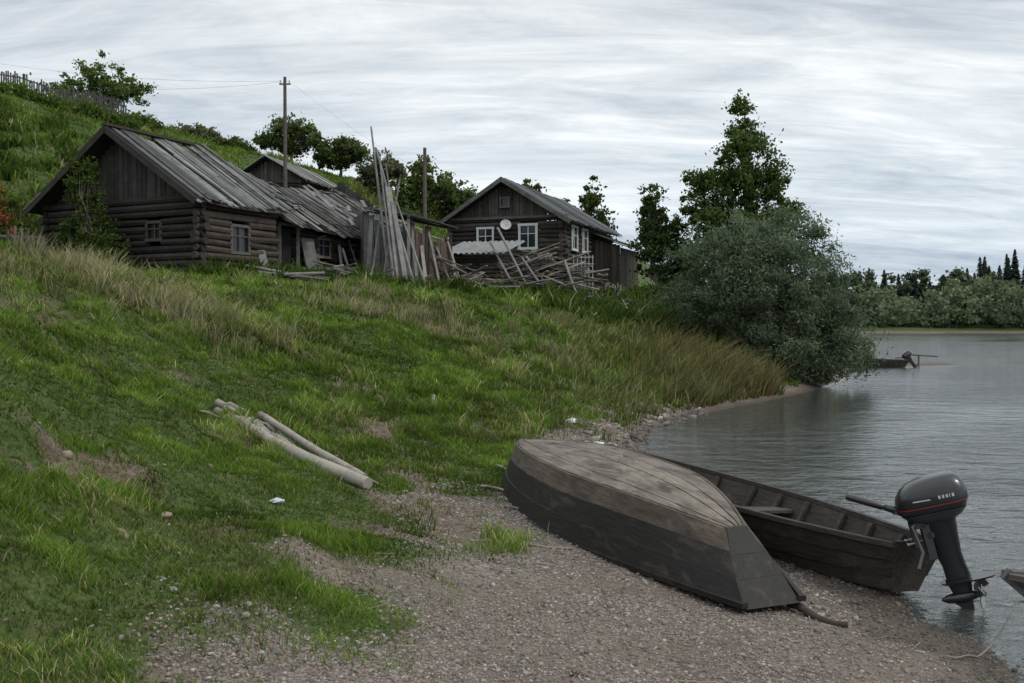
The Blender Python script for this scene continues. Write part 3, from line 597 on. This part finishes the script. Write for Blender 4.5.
pr=MB(); planks(pr,G.p(-1.6,5,0),G.p(-1.6,9,0),lambda s:3.2,lambda s:6.1,(.055,.048,.04),.2); planks(pr,G.p(-1.6,5,0),G.p(0,5,0),lambda s:3.2,lambda s:6.2+.25*s,(.06,.05,.04),.2)
plank_roof(pr,G.p(.1,4.7,6.9),G.p(.1,9.3,6.9),G.p(-2.0,4.7,6.15),G.p(-2.0,9.3,6.15),GREY,.22); pr.build('porch',M_wood,e4)
# --- low woodshed with corrugated roof
e5=empty('wood_shed',(-1.5,42,3.8)); w=MB(); q0=Vector((-2.7,42.2,0));q1=Vector((-.6,41.6,0));q2=Vector((.1,43.6,0))
log_wall(w,q0,q1,2.9,5.05,(.055,.045,.038),r=.09,ext=.1); log_wall(w,q1,q2,2.9,5.0,(.055,.045,.038),r=.09,ext=.1); log_wall(w,q0,q0+Vector((.7,2.2,0)),2.9,5.2,DLOG,r=.09)
w.beam((-1.9,41.85,4.0),(-1.35,41.7,4.0),.08,1.3,(.015,.013,.012)); w.build('log_walls',M_wood,e5,True)
rr_=MB(); vs=[];fs=[];n=60
for i in range(n+1):
    f=i/n; zz=.035*math.sin(f*n*.8*math.pi/2)
    for b,zb in ((0,5.05),(1,5.75)): 
        q=Vector((-3.1,41.7,0)).lerp(Vector((-.3,41.0,0)),f)+Vector((.95,2.6,0))*b; vs.append((q.x,q.y,zb+zz))
fs=[(2*i,2*i+2,2*i+3,2*i+1) for i in range(n)]; rr_.add(vs,fs,(.17,.173,.17)); ob=rr_.build('corrugated_roof',M_wood,e5,True)
# woodpile / plank heaps / leaning poles
def heap(name,cx,cy,n,l,sx_,zz,col,ang0,av=.35,slope=.15):
    m=MB(); g=h1(cx,cy)
    for i in range(n):
        a=ang0+random.uniform(-av,av); x_=cx+random.uniform(-sx_,sx_);y_=cy+random.uniform(-.5,.5);z_=g+.1+random.random()*zz*(1-abs(x_-cx)/sx_*.7); L_=l*random.uniform(.6,1.1)
        d=Vector((math.cos(a),math.sin(a),random.uniform(-slope,slope)))*L_/2; p=Vector((x_,y_,z_+abs(d.z)))
        if random.random()<.6: m.beam(p-d,p+d,random.uniform(.1,.18),.03,jit(col,.5))
        else: m.cyl(p-d,p+d,.05,.04,jit(col,.45),7)
    return m.build(name,M_wood)
heap('plank_heap',1.3,42.6,110,2.6,1.5,1.6,(.18,.16,.14),-.3,.7,.4); heap('plank_heap',.2,40.6,26,1.8,.7,.45,(.15,.145,.135),-.1,.5,.2); heap('firewood_pile',4.2,45.5,70,1.0,.8,1.4,(.14,.10,.072),1.3,.15,.05)
heap('plank_heap',-6.9,30.0,12,1.8,1.1,.3,(.15,.145,.135),.1,.5,.2); heap('plank_heap',-1.2,39.2,18,1.5,.9,.4,(.12,.10,.085),.3,.9,.2); heap('plank_heap',3.4,40.2,20,1.8,1.2,.45,(.14,.135,.13),.1,.7,.2); heap('log_pile',-3.6,36.2,14,1.4,.6,.5,(.09,.075,.062),.2,.4,.2)
heap('scrap_board_pile',-5.8,33.2,26,1.7,1.1,.6,(.13,.12,.11),.2,.8,.35); heap('scrap_board_pile',-2.4,37.6,34,1.7,1.0,.9,(.14,.125,.11),.1,.9,.5)
lp=MB()
for bx_,by_,tx,ty,tz,r in ((-4.2,34.6,-4.9,34.9,9.0,.06),(-3.3,34.7,-4.75,35.0,8.3,.07),(-4.0,34.2,-4.6,34.8,7.9,.05),(-3.5,35.4,-4.55,34.9,7.4,.06),(-4.5,34.5,-3.9,34.9,7.2,.05),(-3.7,34.4,-4.4,35.0,7.7,.05),(-2.9,34.9,-4.1,35.1,6.6,.05),(-4.9,34.6,-4.5,35.2,6.8,.05)):
    lp.cyl((bx_,by_,h1(bx_,by_)-.1),(tx,ty,tz),r,r*.5,jit(LGREY,.2),7)
lp.beam((-3.75,34.3,2.8),(-4.3,34.8,6.9),.28,.04,jit(LGREY)); lp.beam((-3.5,34.2,2.8),(-4.15,34.8,6.4),.2,.04,jit(LGREY)); lp.build('leaning_poles',M_wood)
bm=MB(); 
for p0,p1,r in (((1.1,40.6,2.7),(-.6,41.2,6.1),.07),((.6,40.7,2.7),(-.9,41.3,5.5),.06),((2.2,41.8,2.7),(.6,42.4,5.0),.06),((-2.1,40.4,2.8),(-2.6,41.3,5.7),.05),((1.9,41.0,2.7),(.4,41.6,4.9),.05),((2.9,41.5,2.7),(2.2,42,4.8),.05),((-2.9,39.5,2.8),(-2.75,39.9,5.5),.05)): bm.beam(p0,p1,r*2.4,.05,jit(LGREY))
bm.build('leaning_boards',M_wood)
wb_=MB(); gz=h1(-.3,38.6); wb_.beam((-.9,38.6,gz+.45),(.3,38.5,gz+.45),.4,.06,jit(LGREY)); 
for q in (-.8,.2): wb_.beam((q,38.6,gz-.1),(q,38.6,gz+.42),.3,.06,jit(GREY))
wb_.build('wooden_bench',M_wood)
# garden fences
def fence(name,p0,p1,n,h,col,rails=(.35,.85),w=.07,lean=.04):
    m=MB(); p0=Vector((*p0,0));p1=Vector((*p1,0)); prev=None
    for i in range(n+1):
        q=p0.lerp(p1,i/n); g=h1(q.x,q.y); hh=h*random.uniform(.85,1.1)
        m.beam((q.x,q.y,g-.1),(q.x+random.uniform(-lean,lean),q.y+random.uniform(-lean,lean),g+hh),w,.03,jit(col,.25),(0,1,0))
        if prev is not None and i%6==0 or i==n:
            for r in rails: m.beam((prev[0],prev[1]+.04,prev[2]+h*r),(q.x,q.y+.04,g+h*r),.05,.07,jit(col,.2))
        if i%6==0: prev=(q.x,q.y,g)
    return m.build(name,M_wood)
fence('picket_fence',(-37,57.5),(-22.5,58.5),110,1.4,(.08,.075,.07),w=.08); 
f=MB()
for i in range(6):
    x_=-9.8+i*1.3; y_=54.5-.6*i; g=h1(x_,y_); f.cyl((x_,y_,g-.1),(x_,y_,g+1.5),.07,.06,jit(GREY),7)
    if i<5:
        g2=h1(x_+1.3,y_-.6)
        for r in (.35,.75,1.15,1.45): f.cyl((x_-.2,y_-.08,g+r),(x_+1.5,y_-.7,g2+r+random.uniform(-.08,.08)),.06,.05,jit(LGREY),7)
f.build('rail_fence',M_wood)
fence('picket_fence',(4.2,44.8),(7.8,45.2),26,1.1,LGREY); fence('picket_fence',(-18.8,31),(-15.2,32.6),18,1.0,(.13,.12,.11),lean=.12)
tr=MB(); 
for k in range(6): tr.beam((2.75+k*.17,44.6,3.5),(2.75+k*.17,44.65,5.2),.03,.02,(.35,.36,.35),(0,1,0))
for k in range(5): tr.beam((2.7,44.57,3.9+k*.3),(3.65,44.57,3.9+k*.3),.02,.03,(.35,.36,.35))
tr.build('garden_trellis',M_plain)
# utility poles + wires
def upole(x_,y_,zt,r,cross=True):
    m=MB(); m.cyl((x_,y_,h1(x_,y_)-.3),(x_,y_,zt),r,r*.7,(.08,.07,.06),10)
    if cross:
        m.beam((x_-.28,y_,zt-.35),(x_+.28,y_,zt-.35),.07,.07,(.1,.09,.08))
        for s in (-.22,0.22): m.cyl((x_+s,y_,zt-.32),(x_+s,y_,zt-.15),.035,.03,(.4,.4,.38),8)
    return m.build('utility_pole',M_wood,smooth=True)
upole(-11.3,50,14.4,.11); upole(-3.65,42,9.5,.1,False); 
w=MB()
def wire(p0,p1,s,r=.005):
    p0=Vector(p0);p1=Vector(p1); pts=[p0.lerp(p1,i/12)-Vector((0,0,s*4*(i/12)*(1-i/12))) for i in range(13)]; w.tube(pts,[r]*13,(.12,.12,.12),4)
wire((-11.5,50,14.2),(-42,62,20.5),1.0); wire((-11.1,50,14.2),(-41,64,20),1.4); wire((-11.1,50,14.2),(-2,58,9.4),.5,.004); w.build('power_lines',M_wood)
# ------------------------------------------------------------ boats
def boat(name,Lb,beam,bot,depth,mw,cb,c1,c2,rock=(.14,.22),sheer=(.06,.16),stern=(.55,.5),interior=True,inverted=False,srake=.12,mats=None):
    MBo,MTa=mats or (M_boat2,M_boat2)
    e=empty(name); e.matrix_basis=mw
    n=34; S_=[i/(n-1) for i in range(n)]
    def wid(s,st): 
        m=.45
        if s<m: return st+(1-st)*math.sin((s/m)*math.pi/2)**.9
        q=(s-m)/(1-m); return max(.02,(1-q**2.3)**.9)
    def sec(s):
        wg=beam/2*wid(s,stern[0]); wb=bot/2*wid(s,stern[1])*(1 if s<.7 else 1-.25*((s-.7)/.3)**2)
        zb=rock[0]*max(0,(.35-s)/.35)**2+rock[1]*max(0,(s-.5)/.5)**2.2
        zg=depth+sheer[0]*max(0,(.4-s)/.4)**2+sheer[1]*max(0,(s-.5)/.5)**2
        xg=Lb*s+.38*max(0,(s-.6)/.4)**2-srake*max(0,(.25-s)/.25)**1.5; xb=Lb*s-.05*max(0,(s-.8)/.2)
        def P(f):
            wf=wb+(wg-wb)*(f**.8); zf=zb+(zg-zb)*f; xf=xb+(xg-xb)*f; return xf,wf,zf
        return wb,zb,xb,P
    Ss=[sec(s) for s in S_]
    hb=MB(); ht=MB(); h1_=MB(); th=.022
    npk=5
    for k in range(npk):
        f0=-1+2*k/npk; f1=-1+2*(k+1)/npk; col=jit(cb,.22); dz=random.uniform(-.007,.007); vs=[];fs=[]
        for (wb,zb,xb,P) in Ss:
            a=f0*wb+.005+random.uniform(0,.004);b=f1*wb-.005-random.uniform(0,.004)
            if b<a: b=a=(a+b)/2
            vs+=[(xb,a,zb-th+dz),(xb,b,zb-th+dz),(xb,b,zb+dz),(xb,a,zb+dz)]
        for i in range(n-1):
            o=4*i;q=o+4; fs+=[(o,q,q+1,o+1),(o+1,q+1,q+2,o+2),(o+2,q+2,q+3,o+3),(o+3,q+3,q,o)]
        fs+=[(0,1,2,3),(4*n-1,4*n-2,4*n-3,4*n-4)]; hb.add(vs,fs,col)
    hb.build('bottom_planks',MBo,e,mw=mw)
    strk=((0,.30,c1,.010),(.27,.66,c2,.020),(.63,1.0,c2,.030))
    for (fa,fb,colr,off) in strk:
        tgt=ht if colr is c2 else h1_
        for sd in (-1,1):
            vs=[];fs=[];col=jit(colr,.15)
            for (wb,zb,xb,P) in Ss:
                wj=random.uniform(-.004,.004)
                for f,o2 in ((fa,off+th*.5),(fb,off+th*.5),(fb,off-th*.5),(fa,off-th*.5)):
                    x_,w_,z_=P(f); zo=-th*.9 if f==0 else 0
                    vs.append((x_,sd*(w_+o2),z_+zo+wj*(f>0)))
            for i in range(n-1):
                o=4*i;q=o+4; fs+=[(o,o+1,q+1,q),(o+1,o+2,q+2,q+1),(o+2,o+3,q+3,q+2),(o+3,o,q,q+3)]
            fs+=[(3,2,1,0),(4*n-4,4*n-3,4*n-2,4*n-1)]
            if sd<0: fs=[tuple(reversed(f_)) for f_ in fs]
            tgt.add(vs,fs,col)
    h1_.build('lower_strake',MBo,e,mw=mw,smooth=True,ang=25)
    for sd in (-1,1):
        pts=[];
        for (wb,zb,xb,P) in Ss: x_,w_,z_=P(1); pts.append(Vector((x_,sd*(w_+.03),z_)))
        for i in range(n-1): ht.beam(pts[i],pts[i+1]+(pts[i+1]-pts[i])*.05,.055,.04,c2)
    wb,zb,xb,P=Ss[0]; x1,w1,z1=P(1)
    for k in range(3):
        f0=k/3;f1=(k+1)/3-.004; xa,wa,za=P(f0); xc,wc,zc_=P(f1)
        if k==0: za-=.03
        if k==2: zc_+=.03
        wa+=.02;wc+=.02
        ht.add([(xa,-wa,za),(xa,wa,za),(xc,wc,zc_),(xc,-wc,zc_),(xa+.04,-wa,za),(xa+.04,wa,za),(xc+.04,wc,zc_),(xc+.04,-wc,zc_)],[(0,3,2,1),(4,5,6,7),(0,1,5,4),(1,2,6,5),(2,3,7,6),(3,0,4,7)],jit(c2,.1))
    wb,zb,xb,P=Ss[-1]; x1,w1,z1=P(1); ht.beam((xb,0,zb-.0),(x1+.02,0,z1+.01),.08,.06,jit(c2,.1),(0,1,0))
    ht.build('tarred_strakes',MTa,e,mw=mw,smooth=True,ang=25)
    inn=MB()
    for j in range(1,10):
        s=j/10; i=int(s*(n-1)); wb,zb,xb,P=Ss[i]; x_,w_,z_=P(.95); x2,w2,z2=P(0)
        c=jit(cb,.2); inn.beam((xb,-w2,zb+.03),(xb,w2,zb+.03),.05,.05,c)
        for sd in (-1,1): inn.beam((x2,sd*(w2-.01),z2+.02),(x_,sd*(w_-.02),z_),.045,.045,c,(1,0,0))
    if interior:
        for s in (.2,.48,.74):
            i=int(s*(n-1)); x_,w_,z_=Ss[i][3](.62); 
            for o in (-.07,.07): inn.beam((x_+o,-w_+.01,z_+random.uniform(-.01,.01)),(x_+o,w_-.01,z_),.13,.03,jit((.06,.052,.044),.2))
    inn.build('ribs_and_thwarts',M_boat2,e,mw=mw)
    return e
def frame(origin,fwd,roll=0,pitch=0,flip=False):
    f=Vector(fwd).normalized(); 
    yv=Vector((0,0,1)).cross(f).normalized(); zv=f.cross(yv)
    R=Matrix((f,yv,zv)).transposed().to_4x4()
    R=R@Matrix.Rotation(pitch,4,'Y')@Matrix.Rotation(roll+(math.pi if flip else 0),4,'X')
    return Matrix.Translation(origin)@R
boat('wooden_rowboat',5.15,1.5,1.10,.52,frame((1.69,7.50,.75),(-1.80,5.55,.12),roll=-.03,flip=True),(.15,.128,.104),(.10,.078,.058),(.015,.013,.0115),rock=(.12,.12),sheer=(.0,.04),stern=(.27,.12),interior=False,inverted=True,srake=.5,mats=(M_boat,M_tar))
boat('wooden_rowboat',5.2,1.15,.74,.42,frame((3.14,7.95,.0),(-1.85,5.25,.05),roll=.06),(.05,.044,.038),(.05,.042,.035),(.045,.038,.033),rock=(.08,.16),sheer=(.03,.08),stern=(.36,.3))
boat('wooden_rowboat',5.0,1.2,.75,.42,frame((8.75,6.35,-.22),(-1,.09,.02)),(.09,.08,.075),(.09,.08,.075),(.09,.083,.077),rock=(.08,.22),sheer=(.03,.16))
boat('wooden_rowboat',3.4,1.1,.7,.36,frame((19.2,48.9,-.04),(-1,.15,.04)),(.05,.045,.04),(.04,.036,.032),(.035,.032,.03),rock=(.08,.15),sheer=(.03,.1))
# ------------------------------------------------------------ outboard motor (local: x forward, z up, origin at clamp)
def motor(mw,sc=1.0):
    mw=mw@Matrix.Diagonal((sc,sc,sc*.93,1)); e=empty('outboard_motor'); e.matrix_basis=mw
    BK=(.012,.013,.016); c=MB()
    c.loft([(-.10,0,.19,.20,.12,3),(-.10,0,.203,.25,.150,3.6),(-.102,0,.27,.275,.163,3.4),(-.11,0,.34,.268,.160,3.3),(-.125,0,.40,.240,.148,3.1),(-.145,0,.445,.200,.130,2.9),(-.165,0,.472,.150,.105,2.6),(-.18,0,.484,.08,.055,2.3)],BK,40)
    c.build('cowling',M_black,e,True,mw,50)
    c=MB(); c.loft([(-.10,0,.10,.15,.09,3),(-.10,0,.14,.21,.13,3.2),(-.10,0,.19,.250,.152,3.5),(-.10,0,.2,.22,.13,3.2)],(.035,.036,.04),40); c.build('lower_cowl',M_black,e,True,mw,40)
    c=MB(); c.loft([(-.102,0,.250,.2745,.1640,3.45),(-.1025,0,.257,.2765,.1650,3.42)],(.33,.03,.03),40,False); c.build('red_stripe',M_plain,e,True,mw)
    c=MB(); 
    for sd in (-1,1):
        x0=-.26
        for i_,(wd,hz_) in enumerate(((.022,.026),(.008,.026),(.020,.026),(.020,.026),(.022,.026))):
            c.beam((x0,sd*.1635,.318),(x0+wd*.75,sd*.1635,.318),.005,hz_,(.45,.45,.45)); x0+=wd+.008
        c.beam((-.08,sd*.1635,.312),(.05,sd*.160,.318),.005,.010,(.4,.4,.4))
    c.build('white_marking',M_plain,e,mw=mw)
    c=MB(); 
    c.loft([(-.15,0,-.42,.095,.034,3),(-.14,0,-.3,.088,.04,3),(-.125,0,-.2,.095,.046,3),(-.12,0,-.02,.115,.065,3),(-.11,0,.08,.135,.085,3),(-.10,0,.12,.15,.09,3)],BK,24)
    c.loft([(-.15,0,-.56,.07,.024,2.4),(-.145,0,-.46,.09,.03,2.6),(-.14,0,-.41,.1,.036,3)],BK,20)
    c.loft([(-.21,0,-.445,.20,.09,3),(-.21,0,-.430,.205,.095,3)],BK,24)
    c.beam((-.3,0,-.45),(-.33,0,-.52),.02,.05,BK)
    c.build('leg_housing',M_black,e,True,mw,35)
    c=MB(); pts=[(.02,0,-.58),(-.02,0,-.58),(-.1,0,-.58),(-.18,0,-.58),(-.24,0,-.58)]; c.tube(pts,[.008,.034,.05,.048,.034],BK,16)
    c.add([(-.05,.007,-.60),(-.21,.007,-.60),(-.20,.004,-.70),(-.15,.004,-.72),(-.05,-.007,-.60),(-.21,-.007,-.60),(-.20,-.004,-.70),(-.15,-.004,-.72)],[(0,1,2,3),(7,6,5,4),(0,4,5,1),(1,5,6,2),(2,6,7,3),(3,7,4,0)],BK)
    c.build('gearcase_and_skeg',M_black,e,True,mw,35)
    c=MB(); c.tube([(-.235,0,-.58),(-.30,0,-.58),(-.32,0,-.58)],[.03,.026,.01],(.05,.05,.05),14)
    for k in range(3):
        a=2*math.pi*k/3+.4; r=Vector((0,math.cos(a),math.sin(a))); s_=Vector((0,-math.sin(a),math.cos(a))); o=Vector((-.27,0,-.58)); vs=[]
        prof=((.02,.03,.012),(.055,.055,.022),(.095,.06,.022),(.125,.04,.014))
        for rr,w_,tw in prof: vs+=[o+r*rr+s_*w_+Vector((tw,0,0)),o+r*rr-s_*w_*.7-Vector((tw,0,0))]
        vs2=[v-Vector((.006,0,0)) for v in vs]; m_=len(vs); fs=[]
        for i in range(3): a_=2*i; fs+=[(a_,a_+1,a_+3,a_+2),(m_+a_+2,m_+a_+3,m_+a_+1,m_+a_)]
        fs+=[(6,7,m_+7,m_+6)]
        c.add(vs+vs2,fs,(.3,.3,.31))
    c.build('propeller',M_metal,e,True,mw,35)
    c=MB(); 
    for sd in (-.075,.075):
        c.beam((.0,sd,.1),(.0,sd,-.2),.03,.06,(.05,.05,.055),(1,0,0)); c.beam((.0,sd,.1),(.09,sd,.1),.03,.05,(.05,.05,.055)); c.beam((.09,sd,.12),(.09,sd,-.08),.03,.035,(.05,.05,.055),(1,0,0))
        c.cyl((.09,sd,-.04),(.16,sd,-.04),.01,.01,(.2,.2,.2)); c.beam((.16,sd-.03,-.04),(.16,sd+.03,-.04),.012,.012,(.2,.2,.2))
    c.tube([(-.02,-.09,.0),(-.02,.09,.0)],[.03,.03],(.06,.06,.06),12); c.tube([(-.05,0,.14),(-.05,0,-.16)],[.035,.035],(.05,.05,.05),12)
    c.build('clamp_bracket',M_metal,e,True,mw,35)
    c=MB(); c.tube([(.05,0,.17),(.16,0,.24),(.25,0,.295)],[.045,.036,.028],BK,12); c.tube([(.25,0,.295),(.27,0,.308),(.50,0,.445),(.52,0,.457)],[.022,.031,.031,.022],(.018,.018,.018),14); c.beam((.1,.02,.2),(.2,.05,.25),.03,.04,BK); c.build('tiller_handle',M_black,e,True,mw,40)
    c=MB(); c.tube([(.02,.05,.17),(.1,.12,.1),(.08,.2,-.1),(.15,.3,-.2)],[.012]*4,(.015,.015,.015),8); c.build('fuel_hose',M_black,e,True,mw)
    return e
motor(frame((3.21,7.72,.56),(-.97,.24,0))@Matrix.Rotation(math.radians(15),4,'Y'),.97)
motor(frame((19.35,48.9,.36),(-1,.15,0))@Matrix.Rotation(math.radians(30),4,'Y'),.9)
# ------------------------------------------------------------ logs, driftwood, rope, litter
def groundlog(name,p0,p1,r0,r1,col,lift=0,n=14,wob=.03,mat=M_bark):
    m=MB(); pts=[];rs=[]
    a=Vector((*p0,h1(*p0)+r0*.8+lift));b=Vector((*p1,h1(*p1)+r1*.8))
    for i in range(n):
        f=i/(n-1); q=a.lerp(b,f)+Vector((math.sin(f*5+p0[0]),math.cos(f*4),.5*math.sin(f*6)))*wob; g=h1(q.x,q.y)+r0*.75+lift*(1-f); q.z=max(q.z,g) if lift==0 else max(q.z,g-.02); pts.append(q); rs.append((r0+(r1-r0)*f)*random.uniform(.88,1.12))
    m.tube(pts,rs,col,14); return m.build(name,mat,smooth=True,ang=60)
groundlog('driftwood_log',(-3.3,11.55),(-1.45,9.85),.06,.07,(.27,.245,.21)); groundlog('driftwood_log',(-3.6,12.1),(-2.0,10.65),.05,.055,(.2,.18,.155),.05); groundlog('driftwood_log',(-3.0,11.85),(-1.55,10.3),.04,.045,(.25,.225,.2),.06); groundlog('driftwood_log',(-3.65,12.3),(-2.6,11.45),.045,.035,(.22,.2,.17),.07)
groundlog('driftwood_log',(-3.45,11.95),(-2.35,10.9),.03,.035,(.3,.27,.24),.10)
for q0,q1 in (((-3.3,12.0),(-3.0,11.2)),((-2.5,11.3),(-2.1,10.5)),((-1.9,10.6),(-1.25,10.1)),((-3.7,11.8),(-3.1,11.6))): groundlog('driftwood_branch',q0,q1,.018,.012,(.2,.18,.15),.06)
groundlog('driftwood_branch',(1.98,7.2),(2.32,6.95),.03,.024,(.04,.033,.028),.01)
groundlog('driftwood_stick',(-.35,8.7),(.55,8.55),.012,.01,(.2,.17,.14)); groundlog('driftwood_stick',(-.3,12.8),(.15,12.3),.02,.015,(.25,.22,.19)); groundlog('driftwood_stick',(-.35,11.3),(.2,11.0),.016,.012,(.25,.22,.19)); groundlog('driftwood_stick',(-.15,10.2),(.35,10.0),.012,.01,(.2,.18,.15))
groundlog('driftwood_stick',(-.6,15.8),(-.2,15.3),.05,.04,(.05,.04,.035))
p=MB(); g=h1(-1.35,17); p.cyl((-1.35,17,g-.05),(-1.33,17,g+.22),.03,.025,(.3,.28,.24),10); p.build('wooden_stake',M_wood)
tw=MB()
for i in range(90):
    x_=random.uniform(-1.8,2.9);y_=random.uniform(4.3,12); a=random.uniform(0,math.pi); l=random.uniform(.03,.12); g=h1(x_,y_)+.012
    tw.cyl((x_-math.cos(a)*l,y_-math.sin(a)*l,g),(x_+math.cos(a)*l,y_+math.sin(a)*l,g+random.uniform(0,.015)),.004,.003,jit((.2,.16,.12),.3),5)
tw.build('beach_twigs',M_wood)
def litter(x_,y_,r,col):
    g=h1(x_,y_); m=MB(); vs=[]; n=10; rings=5
    for i in range(rings):
        for k in range(n):
            th_=math.pi*.5*i/(rings-1); rr=r*math.cos(th_)*random.uniform(.7,1.25)+.002; vs.append((x_+rr*math.cos(2*math.pi*k/n)*1.3,y_+rr*math.sin(2*math.pi*k/n),g+.02+r*.8*math.sin(th_)*random.uniform(.7,1.2)))
    m.add(vs,[(i*n+k,i*n+(k+1)%n,(i+1)*n+(k+1)%n,(i+1)*n+k) for i in range(rings-1) for k in range(n)],col); return m.build('plastic_litter',M_plain)
litter(-1.98,8.4,.045,(.4,.45,.5)); litter(1.1,18.5,.10,(.6,.61,.61)); litter(1.45,16.6,.07,(.5,.5,.5))
rp_=MB(); pts=[]; a=Vector((3.42,6.72,.34)); b=Vector((3.02,6.45,h1(3.02,6.45)+.01))
for i in range(14): f=i/13; pts.append(a.lerp(b,f)-Vector((0,0,.12*4*f*(1-f)*.5)))
for i in range(1,6): x_=3.02-.05*i; y_=6.45-.02*i+.03*math.sin(i*1.3); pts.append(Vector((x_,y_,h1(x_,y_)+.012)))
rp_.tube(pts,[.006]*len(pts),(.16,.145,.125),8); rp_.build('mooring_rope',M_wood,smooth=True)
po=MB(); po.cyl((19.8,49.9,.6),(21.2,49.8,.5),.05,.04,(.12,.11,.1)); po.cyl((20.3,49.9,-.3),(20.3,49.9,.6),.05,.045,(.1,.09,.08)); po.build('mooring_rail',M_wood)
# ------------------------------------------------------------ light, sky, camera
W=bpy.data.worlds.new('World'); S.world=W; W.use_nodes=True; nt=W.node_tree; nt.nodes.clear()
out=nt.nodes.new('ShaderNodeOutputWorld'); bg=nt.nodes.new('ShaderNodeBackground'); bg.inputs[1].default_value=.1; L(nt,bg.outputs[0],out.inputs[0])
sky=nt.nodes.new('ShaderNodeTexSky'); sky.sky_type='NISHITA'; sky.sun_disc=False; sky.sun_elevation=math.radians(42); sky.sun_rotation=math.radians(120)
tc=nt.nodes.new('ShaderNodeTexCoord'); sp=nt.nodes.new('ShaderNodeSeparateXYZ'); L(nt,tc.outputs['Generated'],sp.inputs[0])
zc=math_(nt,'ADD',math_(nt,'MAXIMUM',sp.outputs[2],0),.20)
cb=nt.nodes.new('ShaderNodeCombineXYZ'); L(nt,math_(nt,'DIVIDE',sp.outputs[0],zc),cb.inputs[0]); L(nt,math_(nt,'DIVIDE',sp.outputs[1],zc),cb.inputs[1])
v1=mapping(nt,cb.outputs[0],(.6,1.4,1),(0,0,-.45))
n1=noise(nt,v1,1.9,9,.64,.8); n2=noise(nt,v1,.8,3,.5,.4); n3=noise(nt,mapping(nt,cb.outputs[0],(.5,2.4,1),(0,0,-.65)),3.6,8,.66,1.1)
nn=math_(nt,'ADD',math_(nt,'ADD',math_(nt,'MULTIPLY',n1,.44),math_(nt,'MULTIPLY',n2,.30)),math_(nt,'MULTIPLY',n3,.26))
cl=ramp(nt,nn,[(.38,(.36,.405,.455)),(.46,(.50,.54,.575)),(.53,(.64,.665,.68)),(.61,(.82,.825,.83))])
hz=ramp(nt,sp.outputs[2],[(.0,(.47,.515,.575)),(.12,(.55,.575,.595)),(.30,(.59,.59,.59)),(.5,(.80,.80,.80)),(.9,(1,1,1))])
cl=mixc(nt,1.0,cl,hz,'MULTIPLY')
sc=N(nt,'ShaderNodeVectorMath',operation='SCALE'); L(nt,cl,sc.inputs[0]); sc.inputs['Scale'].default_value=23.0
mx=mixc(nt,.94,sky.outputs[0],sc.outputs[0]); L(nt,mx,bg.inputs[0])
sd=bpy.data.lights.new('sun','SUN'); sd.energy=1.5; sd.angle=math.radians(12); sd.color=(1,.95,.87); so=bpy.data.objects.new('sun',sd); S.collection.objects.link(so)
az=math.radians(120); el=math.radians(42); dv=Vector((math.sin(az)*math.cos(el),math.cos(az)*math.cos(el),math.sin(el)))
so.rotation_euler=dv.to_track_quat('Z','Y').to_euler()
cd=bpy.data.cameras.new('camera'); cam=bpy.data.objects.new('camera',cd); S.collection.objects.link(cam)
cd.sensor_width=36; cd.lens=35.16; cam.location=(0,0,2.2); cam.rotation_euler=(math.radians(90-1.1),0,0); cd.clip_end=6000; cd.clip_start=.05
S.camera=cam
